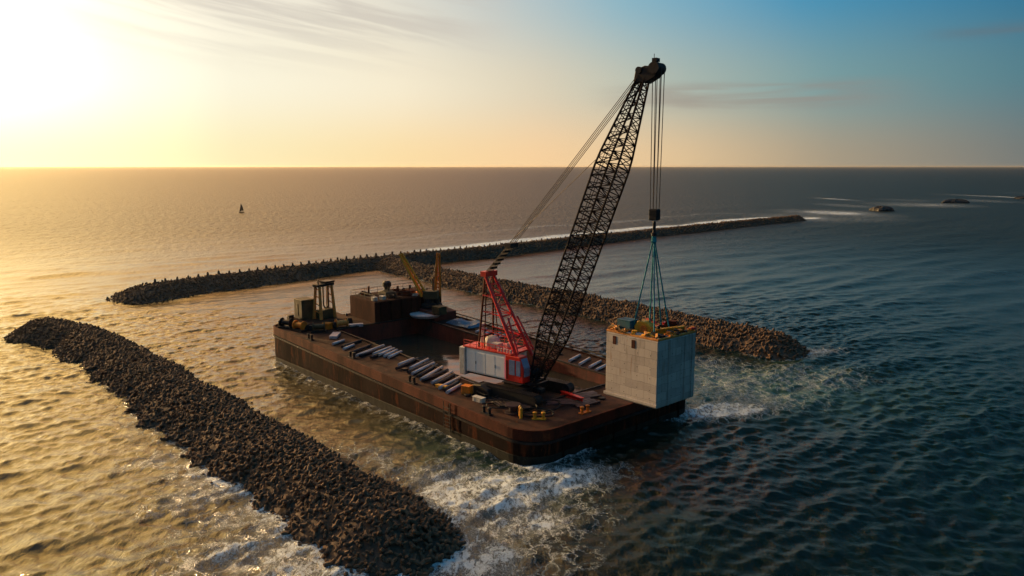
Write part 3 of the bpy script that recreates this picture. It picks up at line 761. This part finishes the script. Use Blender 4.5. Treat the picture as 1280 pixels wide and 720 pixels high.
MB().box((0, 0, .12), (3.6, .4, .1)).box((0, 0, .62), (3.6, .4, .1)).box((0, 0, .37), (3.6, .12, .42)).build('beam_web', M['yellow'], g2); MB().box((1.5, 0, .8), (.3, .2, .35)).build('shackle', M['dsteel'], g2)
o = MB().box((0, 0, .3), (1.5, 1.0, .6)).prism([(-.7, .6), (-.5, 1.0), (.5, 1.0), (.7, .6)], 'y', -.4, .4).build('crate', M['strake'], None, bevel=.04)
o.location = on_block(-.9, -2.2); o.rotation_euler.z = BRZ+.4; tag(o, 'dark red crate on top of the hanging block behind the slings', 'crate')
pm = [MB().box((0, 0, .09), (L_, w_, .18)).build('timber_piece', m_, None, bevel=.02) for L_, w_, m_ in ((1.1, .25, M['wood']), (.6, .4, M['orange']), (1.3, .2, M['wood']), (.5, .35, M['yellow']), (.7, .3, M['dsteel']), (.6, .45, M['red']))]
cnt = 0
for i in range(84):
    if i < 60:                                            # heaped along the rim
        e_ = random.uniform(-1, 1)*2.95
        a_, b_ = ((e_, 2.75) if i % 3 == 0 else ((-2.85, e_*.95) if i % 3 == 1 else ((e_, -2.7) if i % 2 else (2.85, e_*.95))))
        a_ += random.gauss(0, .15); b_ += random.gauss(0, .12); zz = random.choice((.2, .2, .38))
    else: a_, b_, zz = random.uniform(-2.4, 2.4), random.uniform(-2.4, 2.4), 0.0
    p_ = pm[i % 6] if i < 6 else pm[i % 6].copy()
    if i >= 6: COL.objects.link(p_)
    p_.location = on_block(a_, b_, zz); p_.rotation_euler = (random.gauss(0, .12), random.gauss(0, .12), random.uniform(0, 3.14))
    tag(p_, 'small offcut among the orange and brown dunnage scattered on top of the hanging block', 'dunnage', 'dunnage offcuts on top of the hanging block')

# ---- deck cargo -----------------------------------------------------------------
def pipe(s, t, L_, ang, m_, r_, label, grp, z=0, name='steel_pipe'):
    o = MB().bar((-L_/2, 0, r_), (L_/2, 0, r_), r_, 12).build(name, m_, None)
    for p_ in o.data.polygons: p_.use_smooth = len(p_.vertices) == 4
    o.location = bloc(s, t if t > 12 else t-1.15, z); o.rotation_euler = (0, 0, BRZ-ang); tag(o, label, 'pipe', grp); return o
PA = R(66)
for i, (s, t, L_, m_) in enumerate(((37.0,5.6,6.6,'pipe'),(36.0,6.9,4.4,'pipe'),(35.1,7.0,4.0,'pipe'),(34.2,7.1,3.6,'pipe'),(33.3,7.2,3.4,'pipe'),(38.6,5.2,4.5,'dpipe'),(40.4,4.2,2.6,'pipe'),(41.8,5.5,4.2,'dpipe'),(43.6,4.4,2.6,'pipe'),(36.4,5.6,5.6,'dpipe'),(34.8,6.0,5,'dpipe'))):
    pipe(s, t, L_, PA+random.gauss(0, .04), M[m_], .2, ('pale' if m_ == 'pipe' else 'dark')+' steel pipe lying on the barge side deck left of the open well', ('pale' if m_ == 'pipe' else 'dark')+' pipes on the left half of the side deck')
for i, (s, t, L_, m_) in enumerate(((29.4,6.4,3.4,'pipe'),(28.6,6.0,5.6,'dpipe'),(27.6,7.2,4.8,'pipe'),(26.4,6.6,6.0,'dpipe'),(25.6,6.4,5.6,'pipe'),(24.4,6.2,5.8,'dpipe'),(23.2,6.0,6.2,'pipe'),(22.2,5.8,5.6,'dpipe'),(21.0,6.0,5.2,'pipe'),(20.0,5.6,4.8,'dpipe'),(18.7,5.4,5.0,'pipe'),(17.6,4.8,3.6,'dpipe'),(16.6,4.4,3.4,'pipe'))):
    pipe(s, t, L_, PA+random.gauss(0, .05), M[m_], .21, ('pale' if m_ == 'pipe' else 'dark')+' steel pipe lying on the barge side deck beside the crane house', ('pale' if m_ == 'pipe' else 'dark')+' pipes beside the crane house')
for i, (s, t) in enumerate(((9, 24), (10.3, 24.4), (11.7, 24), (13.2, 24.3), (15, 24.2), (17, 24.4))):
    pipe(s, t, 3.6, R(72)+random.gauss(0, .05), M['pipe'], .2, 'pale steel pipe on the far side deck just behind the lattice boom', 'pale pipes behind the lattice boom')
for i, (s, t) in enumerate(((32, 24), (33.4, 24.3), (35, 24.1), (36.8, 24.3))):
    pipe(s, t, 2.6, R(75)+random.gauss(0, .05), M['pipe'], .2, 'short pale pipe on the far side deck near the blue tarpaulin', 'short pale pipes near the blue tarpaulin')
def crate(s, t, size, m_, name, label, cat, rz=0, z=0, grp=None):
    a, b, h = size
    mb = MB().box((0, 0, h/2), (a, b, h)).box((0, 0, h+.04), (a+.08, b+.08, .08))
    for x_ in (-a*.3, a*.3): mb.box((x_, 0, h*.5), (.1, b+.06, h*.92))
    o = mb.build(name, m_, None, bevel=.02); o.location = bloc(s, t, z); o.rotation_euler.z = BRZ+rz; return tag(o, label, cat, grp)
crate(14.6, 3.6, (1.1, .9, .95), M['orange'], 'storage_bin', 'orange bin on the deck edge at the end of the pipe row', 'bin', .3)
crate(18.2, 2.6, (1.5, .5, .3), M['yellow'], 'yellow_box', 'low yellow box on the deck edge beside the pipes', 'box', .2)
crate(11.6, 2.9, (1.5, .6, .5), M['cream'], 'tool_chest', 'cream tool chest in front of the crane tracks', 'chest', .1)
crate(47.4, 4.8, (3.0, 1.1, .3), M['pipe'], 'steel_plate_stack', 'flat pale stack of plates on deck below the gantry tower', 'plates', -.7)
crate(45.6, 12.0+10.8, (1.9, 1.6, 1.2), M['olive'], 'olive_container', 'olive box at the far deck corner beside the blue tarpaulin', 'container', 0, 1.4)
# red beam lying in front of the boom foot
o = MB().box((0, 0, .15), (3.6, .5, .08)).box((0, 0, .55), (3.6, .5, .08)).box((0, 0, .35), (3.6, .14, .34)).build('steel_beam', M['red'], None); o.location = bloc(5.6, 11.8); o.rotation_euler.z = BRZ+math.pi-.1; tag(o, 'bright red steel beam on deck at the foot of the lattice boom', 'beam')
# hoses and timber mats by the tracks
for i in range(4):
    mb = MB(); x0, y0 = random.uniform(-1, 1), 0; pts = [(1.6*math.cos(a)*(1+.05*i)+random.gauss(0, .12), 1.2*math.sin(a)+random.gauss(0, .1), .08+.02*j) for j, a in enumerate(np.linspace(0, 9.0, 26))]
    o = mb.tube(pts, .08).build('hose_coil', M['rubber'], None); s, t = ((8.6, 3.4), (5.0, 7.4), (12.6, 5.0), (4.4, 5.0))[i]
    o.location = bloc(s, t); o.rotation_euler.z = i; tag(o, 'black coiled hose on the deck near corner around the crane tracks', 'hose', 'black hose coils around the crane tracks')
for i, (s, t, a) in enumerate(((7.6, 5.3, .2), (9.6, 4.5, -.3), (5.4, 9.6, .9), (15.0, 5.6, 0), (5.2, 13.6, 1.3), (3.6, 11.6, 1.5))):
    mb = MB()
    for j in range(5): mb.box((0, -.8+j*.4, .12+random.uniform(-.02, .02)), (3.2+random.uniform(-.3, .3), .34, .24))
    o = mb.build('timber_mat', M['dpipe'], None, bevel=.02); o.location = bloc(s, t, .005*i); o.rotation_euler.z = BRZ+a; tag(o, 'dark timber mat lying on deck around the crane tracks', 'timber mat', 'dark timber mats around the crane tracks')
o = MB().prism([(-1.6, 0), (-1.4, .9), (-.3, 1.3), (1.1, 1.1), (1.6, .5), (1.7, 0)], 'y', -.8, .8).build('generator', M['dsteel'], None, bevel=.1); o.location = bloc(13.4, 3.2+1.9); o.rotation_euler.z = BRZ+.1; tag(o, 'dark generator housing in front of the crane tracks', 'generator')
o = MB().lathe((0, 0, 0), [(.9, 0), (.9, .15), (.45, .2), (.45, .8), (.9, .85), (.9, 1.0)], 18).build('cable_reel', M['dpipe'], None); o.location = bloc(6.4, 3.4); tag(o, 'dark cable reel lying at the near rounded corner of the barge', 'cable reel')
for i, (s, t) in enumerate(((4.6, 2.9), (5.1, 3.2))):
    o = MB().lathe((0, 0, 0), [(.16, 0), (.16, 1.1), (.05, 1.25)], 10).build('marker_post', M['yellow'], None); o.location = bloc(s, t); tag(o, ('left' if i else 'right')+' one of two short yellow posts at the near corner', 'post', 'two short yellow posts at the near corner')
# blue tarpaulin on the far deck
mb = MB(); n_ = 15; vs = []
for i in range(n_):
    for j in range(9):
        vs.append((i*.42-3, j*.42-1.7, .55+.38*math.sin(i*.5)*math.cos(j*.6)+.1*random.random()-(.45 if i in (0, n_-1) or j in (0, 8) else 0)))
mb.add(vs, [(i*9+j, i*9+j+1, (i+1)*9+j+1, (i+1)*9+j) for i in range(n_-1) for j in range(8)])
o = mb.build('tarpaulin', M['tarp'], None); so = o.modifiers.new('thick', 'SOLIDIFY'); so.thickness = .04; o.location = bloc(41.5, 24.8, .05); o.rotation_euler.z = BRZ; tag(o, 'crumpled blue tarpaulin on the far side deck by the raised corner', 'tarpaulin')

# ---- gantry tower and winches at the left end -----------------------------------
FZ = dz(55)+1.05
gt = empty('gantry_tower', 'tan steel gantry tower with a hanging loop at the left end of the barge', 'gantry', (*bw(55.2, 7.4), FZ-.0), BRZ-math.pi/2+.25)
for sx_ in (-1.45, 1.45):
    mb = MB()
    mb.bar((sx_, -.8, 0), (sx_*.85, -.45, 5.2), .30, 6, .24).bar((sx_, .8, 0), (sx_*.85, .45, 5.2), .30, 6, .24)
    for j in range(4): mb.bar((sx_*(1-.03*j), -.75+.08*j, .9+1.2*j), (sx_*(1-.03*j), .75-.08*j, 1.4+1.2*j), .08)
    mb.build('tower_leg', M['tan'], gt)
MB().box((0, 0, 5.3), (3.4, 1.3, .4)).build('cross_head', M['dsteel'], gt, bevel=.05)
MB().box((.75, 0, 5.72), (1.9, 1.5, .28)).bar((-1.1, 0, 5.4), (-1.1, 0, 6.2), .12, 8).build('top_platform', M['dsteel'], gt)
mb = MB(); pts = [(-.15, 0, 5.1)]+[(.35+.5*math.cos(a), 0, 2.3+.75*math.sin(a)) for a in np.linspace(math.pi, 2*math.pi, 9)]+[(.85, 0, 5.1)]
mb.tube(pts, .12, 8).build('hanging_loop', M['olive'], gt)
MB().box((.2, 0, .7), (2.8, 1.4, 1.4)).build('winch_base', M['olive'], gt, bevel=.06)
o = MB().box((0, 0, 1.5), (2.6, 2.2, 3.0)).box((0, 0, 3.08), (2.8, 2.4, .12)).box((.3, 1.13, 1.5), (.8, .05, 1.9)).build('control_cabin', M['olive'], None, bevel=.04); o.location = (*bw(57, 4.9), FZ); o.rotation_euler.z = BRZ; tag(o, 'dark olive cabin standing left of the tan gantry tower', 'cabin')
def winch(s, t, z, m_, label, rz=0):
    w = empty('mooring_winch', label, 'winch', bloc(s, t, z), BRZ+rz)
    MB().box((0, 0, .15), (2.2, 1.5, .3)).build('base', M['dsteel'], w)
    MB().bar((-.8, 0, .85), (.8, 0, .85), .42, 14).build('drum', m_, w)
    for x_ in (-.85, .85): MB().bar((x_-.05, 0, .85), (x_+.05, 0, .85), .72, 16).build('flange', m_, w)
    MB().box((1.15, 0, .7), (.4, .7, .8)).build('motor', M['dsteel'], w, bevel=.05); return w
winch(56.5, 1.6, 0, M['dsteel'], 'dark mooring winch at the extreme left corner of the barge', .5)
winch(53.6, 2.3, 0, M['orange'], 'orange mooring winch on the deck edge in front of the gantry tower', .3)
winch(51.2, 4.2, 0, M['olive'], 'olive mooring winch on deck just right of the orange winch', 1.0)
winch(51.4, 8.2, 0, M['tan'], 'tan mooring winch below the right leg of the gantry tower', 1.4)
crate(58, 3.0, (.8, .8, 1.5), M['dsteel'], 'deck_locker', 'tall dark locker at the left corner of the barge', 'locker')
crate(52.2, 6.2, (1.2, 1.0, .9), M['orange'], 'orange_crate', 'orange crate at the foot of the tan gantry tower', 'crate', .4)
crate(50.9, 10.4, (2.2, .7, .4), M['pipe'], 'pale_crate', 'low pale crate at the left end of the open well', 'crate', 1.2)
o = MB().lathe((0, 0, 0), [(.3, 0), (.3, .5), (.1, .9)], 10).build('vent_cowl', M['dsteel'], None); o.location = bloc(56.5, 12.0); tag(o, 'small dark vent on the end deck between tower and raised block', 'vent')

# ---- things on the raised block ---------------------------------------------------
DZ = 8.65
def dpos(s, t, z=0): return (*bw(s, t), DZ+z)
for i, (s, t) in enumerate(((52.0, 14.6), (52.1, 16.2))):
    o = MB().box((0, 0, .25), (.9, .7, .5)).box((0, 0, .55), (.95, .75, .08)).build('white_crate', M['cream'], None, bevel=.03); o.location = dpos(s, t); o.rotation_euler.z = BRZ+.2*i; tag(o, ('left' if i == 0 else 'right')+' of two small cream crates on the raised block edge', 'crate', 'two cream crates on the raised block')
winch_ = None
for i, (s, t, m_, lb) in enumerate(((54.5, 18.5, 'olive', 'low olive machine in the middle of the raised block roof'), (53.0, 21.5, 'strake', 'rust red machine on the raised block roof near the small cranes'))):
    g3 = empty('deck_machine', lb, 'machine', dpos(s, t), BRZ+.3*i); MB().prism([(-1.4, 0), (-1.3, .8), (-.2, 1.1), (1.2, .7), (1.4, 0)], 'y', -.9, .9).build('housing', M[m_], g3, bevel=.08); MB().bar((-.6, 0, 1.0), (-.6, 0, 1.6), .1, 8).build('exhaust', M['dsteel'], g3)
o = MB().lathe((0, 0, 0), [(.5, 0), (.5, 1.2), (.75, 1.4), (.75, 2.0), (.4, 2.3)], 12).build('ventilator', M['dsteel'], None); o.location = dpos(56, 19.6); tag(o, 'dark round ventilator rising from the raised block roof', 'ventilator')
for i in range(3):
    o = MB().box((0, 0, .3), (1.1, .4, .2)).box((0, 0, .1), (1.0, .8, .2)).build('pallet_load', M['tan' if i else 'cream'], None, bevel=.02); o.location = dpos(51.6+.7*i, 22.2+.6*i); o.rotation_euler.z = i; tag(o, ['cream load nearest the edge of the raised block roof', 'tan load in the middle of three by the yellow jib', 'tan load farthest back of three by the yellow jib'][i], 'load', 'three pallet loads by the yellow jib')
for i, (s, t, a, h_) in enumerate(((52.2, 18.4, .3, 1.1), (57.2, 16.0, 1.2, 1.6), (55.6, 23.4, .7, 1.3), (57.4, 22.0, 2.0, .9), (53.4, 25.2, 1.1, .8))):
    mb = MB()
    for q_ in range(5): mb.bar((-1.3+.1*q_, -.5+.25*q_, .1+.06*q_), (1.2-.15*q_, -.45+.22*q_, .12+h_*.12*q_), .09, 6)
    mb.box((.2, 0, .25), (.9, .8, .5)).box((-.6, .3, h_*.5), (.3, .3, h_))
    o = mb.build('scrap_pile', M['strake' if i % 2 else 'dsteel'], None); o.location = dpos(s, t); o.rotation_euler.z = BRZ+a
    tag(o, 'rusty heap of bars and boxes among the clutter on the raised block roof', 'scrap', 'rusty heaps on the raised block roof')
def jib_crane(s, t, az, elev, L_, m_, label, base_z):
    x, y = bw(s, t); w = empty('deck_crane', label, 'crane', (x, y, base_z), az)
    MB().lathe((0, 0, 0), [(1.25, 0), (1.25, .5), (.8, .7), (.8, 1.5)], 16).build('pedestal', M['dsteel'], w)
    MB().box((-.4, 0, 2.1), (2.4, 1.7, 1.3)).build('housing', M['olive'], w, bevel=.08)
    f_ = Vector((.8, 0, 1.9)); d_ = Vector((math.cos(elev), 0, math.sin(elev))); u_ = Vector((-math.sin(elev), 0, math.cos(elev))); mb = MB(); nb = 12; sec = []
    for i in range(nb+1):
        t_ = i/nb; w_ = .5*(1-.55*t_); c0 = f_+d_*L_*t_; sec.append([c0+Vector((0, w_, 0))-u_*w_*.6, c0-Vector((0, w_, 0))-u_*w_*.6, c0+u_*w_])
    for i in range(nb):
        for c in range(3): mb.bar(sec[i][c], sec[i+1][c], .17, 5, None, False); mb.bar(sec[i][c], sec[i+1][(c+1) % 3], .05, 4, None, False)
    mb.build('jib', m_, w)
    tp = f_+d_*L_; MB().bar((-.9, 0, 2.7), (-.9, 0, 4.6), .1).build('king_post', M['dsteel'], w)
    MB().bar((-.9, 0, 4.6), tp, .04, 4).bar(tp, tp-Vector((0, 0, 3)), .035, 4).build('jib_rope', M['rope'], w); return w
def az_to(px): return 0
jib_crane(50.0, 23.9, R(180)-R(8), R(61), 8.0, M['yellow'], 'yellow deck crane with its jib leaning left over the raised corner block', DZ-1.9)
jib_crane(51.0, 25.9, R(-60), R(84), 7.4, M['orange'], 'slender orange deck crane with its jib standing nearly upright at the far corner', DZ-2.2)
# round landing stage at the crane foot on the well side
MB().lathe((48.6, -22.2, dz(48)+.9), [(2.3, -.35), (2.6, 0), (2.6, .12)], 22).build('crane_platform', M['pipe'], barge)

# ---- distant things ---------------------------------------------------------------
sb = empty('sailboat', 'tiny dark sailing boat alone on the open sea at left', 'sailboat', (-177.1, 499.2, 0), R(245)); sb.scale = (.62, .62, .68)
mb = MB(); hullp = []
for i in range(9):
    t = i/8; x_ = -3.2+6.6*t; w_ = 1.0*math.sin(math.pi*min(1, .25+t*.75))**.7; hullp.append([(x_, -w_, .95+.25*t), (x_, -w_*.6, -.2), (x_, w_*.6, -.2), (x_, w_, .95+.25*t)])
for i in range(9): mb.v += hullp[i]
for i in range(8):
    for j in range(3): mb.f.append((i*4+j, i*4+j+1, i*4+5+j, i*4+4+j))
    mb.f.append((i*4+3, i*4, i*4+4, i*4+7))
mb.f += [(0, 3, 2, 1), (32, 33, 34, 35)]; mb.build('hull', M['dsteel'], sb)
MB().bar((.4, 0, .9), (.4, 0, 9.6), .09, 6).build('mast', M['dsteel'], sb); MB().bar((.4, 0, 2), (-2.9, .4, 2.0), .07, 6).build('boom', M['dsteel'], sb)
def sail_(pts): 
    m2 = MB(); a, b, c = [Vector(q) for q in pts]; n_ = 6; ids = {}
    for i in range(n_+1):
        for j in range(n_+1-i):
            u, v = i/n_, j/n_; p_ = a*(1-u-v)+b*u+c*v; p_.y += .9*u*v*2+.5*(1-u-v)*(u+v); ids[i, j] = len(m2.v); m2.v.append(tuple(p_))
    for i in range(n_):
        for j in range(n_-i):
            m2.f.append((ids[i, j], ids[i+1, j], ids[i, j+1]))
            if (i+1, j+1) in ids: m2.f.append((ids[i+1, j], ids[i+1, j+1], ids[i, j+1]))
    return m2
for nm, q_ in (('mainsail', [(.35, 0, 2.1), (-2.8, .4, 2.1), (.38, 0, 9.4)]), ('foresail', [(3.2, 0, 1.3), (.6, .3, 1.6), (.45, 0, 8.4)])):
    o = sail_(q_).build(nm, M['sail'], sb); so = o.modifiers.new('thick', 'SOLIDIFY'); so.thickness = .04

def rock(x, y, a, b, h, rz, label, seed):
    r = random.Random(seed); mb = MB(); nu, nv = 30, 9
    for j in range(nv):
        t = j/(nv-1)
        for i in range(nu):
            th_ = 2*math.pi*i/nu; rr = math.cos(t*math.pi/2)**.55*(1+.16*math.sin(3*th_+seed)+.10*math.sin(7*th_+2*seed))+r.uniform(-.05, .05)*(1-t)
            mb.v.append((a*rr*math.cos(th_), b*rr*math.sin(th_), -1+(h+1)*math.sin(t*math.pi/2)**.8*(1+.10*math.sin(4*th_+seed))+r.uniform(-.15, .15)))
    for j in range(nv-1):
        for i in range(nu): mb.f.append((j*nu+i, j*nu+(i+1) % nu, (j+1)*nu+(i+1) % nu, (j+1)*nu+i))
    mb.f.append(tuple((nv-1)*nu+i for i in range(nu)))
    o = mb.build('sea_rock', M['wet'], None, loc=(x, y, 0)); o.rotation_euler.z = rz; return tag(o, label, 'rock')
rock(251.6, 520, 7.0, 7, 3.0, .1, 'small dark rock in white water just beyond the far breakwater end', 2)
rock(369.7, 636, 11.5, 7, 2.8, .1, 'long low dark rock in the surf, middle of the three outlying rocks', 5)
rock(489, 722, 17, 9, 2.3, .1, 'thin low dark rock at the far right edge of the photo', 9)

# ------------------------------------------------------------------ light
SUN_AZ, SUN_EL = R(-54), R(9)                     # azimuth from +Y towards +X
sd_ = Vector((math.sin(SUN_AZ)*math.cos(SUN_EL), math.cos(SUN_AZ)*math.cos(SUN_EL), math.sin(SUN_EL)))
sun = bpy.data.objects.new('sun', bpy.data.lights.new('sun', 'SUN')); COL.objects.link(sun)
sun.data.energy = 3.4; sun.data.angle = R(.6); sun.data.color = (1.0, .64, .31)
sun.rotation_euler = sd_.to_track_quat('Z', 'Y').to_euler()

w = bpy.data.worlds.new('World'); scene.world = w; w.use_nodes = True; w.node_tree.nodes.clear(); k = NT(w.node_tree)
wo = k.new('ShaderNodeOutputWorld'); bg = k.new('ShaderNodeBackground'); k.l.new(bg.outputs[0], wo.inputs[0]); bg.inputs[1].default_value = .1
sky = k.new('ShaderNodeTexSky', sky_type='NISHITA', sun_disc=False, sun_elevation=SUN_EL, sun_rotation=SUN_AZ, air_density=1.2, dust_density=2.5, ozone_density=2.0)
tc = k.new('ShaderNodeTexCoord'); sp = k.new('ShaderNodeSeparateXYZ'); k.l.new(tc.outputs['Generated'], sp.inputs[0])
azn = k.math('ARCTAN2', sp.outputs[0], sp.outputs[1])              # 0 = straight ahead, + right
def lin(r, g, b):
    f = lambda v: (v/255/12.92 if v/255 <= .04045 else ((v/255+.055)/1.055)**2.4)
    return tuple(f(v) for v in (r, g, b))
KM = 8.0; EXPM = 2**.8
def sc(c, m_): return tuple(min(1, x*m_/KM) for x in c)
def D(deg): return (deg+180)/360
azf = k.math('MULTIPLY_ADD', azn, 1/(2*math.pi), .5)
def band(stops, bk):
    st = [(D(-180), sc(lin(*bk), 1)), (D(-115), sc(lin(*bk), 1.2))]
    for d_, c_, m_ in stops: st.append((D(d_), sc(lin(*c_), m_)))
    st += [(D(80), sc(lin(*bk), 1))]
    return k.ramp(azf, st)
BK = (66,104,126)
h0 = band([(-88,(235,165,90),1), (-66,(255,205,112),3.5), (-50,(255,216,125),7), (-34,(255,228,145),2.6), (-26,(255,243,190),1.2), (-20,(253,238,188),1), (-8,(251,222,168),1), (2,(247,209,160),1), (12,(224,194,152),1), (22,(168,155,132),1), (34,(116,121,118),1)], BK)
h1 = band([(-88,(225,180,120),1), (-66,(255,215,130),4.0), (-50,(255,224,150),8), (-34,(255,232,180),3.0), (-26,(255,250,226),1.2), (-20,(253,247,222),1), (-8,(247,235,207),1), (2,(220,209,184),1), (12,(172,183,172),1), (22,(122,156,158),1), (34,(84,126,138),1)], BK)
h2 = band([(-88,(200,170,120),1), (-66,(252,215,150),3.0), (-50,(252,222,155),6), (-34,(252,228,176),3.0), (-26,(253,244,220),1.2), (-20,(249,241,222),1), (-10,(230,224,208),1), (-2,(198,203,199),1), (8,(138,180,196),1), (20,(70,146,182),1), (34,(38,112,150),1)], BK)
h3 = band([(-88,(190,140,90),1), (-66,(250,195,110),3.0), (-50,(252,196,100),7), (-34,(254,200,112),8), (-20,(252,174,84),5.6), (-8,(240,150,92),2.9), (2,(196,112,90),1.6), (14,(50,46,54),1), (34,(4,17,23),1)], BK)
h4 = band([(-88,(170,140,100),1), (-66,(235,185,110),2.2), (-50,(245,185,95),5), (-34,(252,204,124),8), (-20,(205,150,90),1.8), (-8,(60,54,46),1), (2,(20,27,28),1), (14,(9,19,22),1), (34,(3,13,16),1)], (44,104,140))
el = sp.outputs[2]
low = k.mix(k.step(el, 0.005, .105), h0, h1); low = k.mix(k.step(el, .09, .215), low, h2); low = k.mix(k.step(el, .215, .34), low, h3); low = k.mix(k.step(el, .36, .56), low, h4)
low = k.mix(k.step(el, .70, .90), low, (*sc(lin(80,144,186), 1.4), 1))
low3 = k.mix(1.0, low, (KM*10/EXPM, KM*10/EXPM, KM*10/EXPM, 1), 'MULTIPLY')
# thin high cloud streaks over the left, a low mauve bank at right
cv = k.new('ShaderNodeCombineXYZ'); k.put(cv.inputs[0], k.math('MULTIPLY', azn, 3.2)); k.put(cv.inputs[1], k.math('MULTIPLY_ADD', azn, 8, k.math('MULTIPLY', el, 46)))
n1_ = k.noise(cv.outputs[0], 1.0, 6, .6, .5)
wl = k.math('MULTIPLY', k.step(azn, -.62, -.30), k.step(azn, -.10, .02, 1, 0)); wl = k.math('MULTIPLY', wl, k.step(el, .10, .19))
low3 = k.mix(k.math('MULTIPLY', k.math('MULTIPLY', wl, k.step(n1_, .40, .62)), .62), low3, (3.3, 3.0, 2.65, 1))
cv2 = k.new('ShaderNodeCombineXYZ'); k.put(cv2.inputs[0], k.math('MULTIPLY', azn, 5)); k.put(cv2.inputs[1], k.math('MULTIPLY', el, 70))
n2_ = k.noise(cv2.outputs[0], 1.0, 5, .55, .4)
wr_ = k.math('MULTIPLY', k.step(azn, .08, .22), k.step(azn, .36, .52, 1, 0)); wr_ = k.math('MULTIPLY', wr_, k.math('MULTIPLY', k.step(el, .062, .080), k.step(el, .092, .108, 1, 0)))
low3 = k.mix(k.math('MULTIPLY', k.math('MULTIPLY', wr_, k.step(n2_, .30, .58)), .5), low3, (1.75, 1.35, 1.15, 1))
wq = k.math('MULTIPLY', k.step(azn, .46, .54), k.math('MULTIPLY', k.step(el, .132, .142), k.step(el, .146, .156, 1, 0)))
low3 = k.mix(k.math('MULTIPLY', k.math('MULTIPLY', wq, k.step(n2_, .3, .6)), .5), low3, (.75, .95, 1.1, 1))
nis = k.mix(1.0, sky.outputs[0], (.16, .20, .24, 1), 'MULTIPLY')
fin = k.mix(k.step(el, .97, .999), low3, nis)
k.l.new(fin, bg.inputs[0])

# thin sea air round everything; the sky stays outside
hz_ = MB().box((0, 0, 22), (90000, 110000, 56)).build('haze', M['core'], None); hz_['kind'] = 'stuff'
hm = bpy.data.materials.new('haze_air'); nt, n, l = nodes(hm); k = NT(nt); o_ = k.new('ShaderNodeOutputMaterial'); v_ = k.new('ShaderNodeVolumePrincipled')
v_.inputs['Color'].default_value = (.95, .84, .70, 1); v_.inputs['Density'].default_value = 1.5e-5; v_.inputs['Anisotropy'].default_value = .6; l.new(v_.outputs[0], o_.inputs['Volume'])
hz_.data.materials.clear(); hz_.data.materials.append(hm)

vs_ = scene.view_settings; vs_.view_transform = 'Standard'; vs_.look = 'None'; vs_.exposure = .8; vs_.gamma = 1; vs_.use_curve_mapping = False
scene.render.engine = 'CYCLES'
scene.cycles.max_bounces = 6; scene.cycles.caustics_reflective = False; scene.cycles.caustics_refractive = False
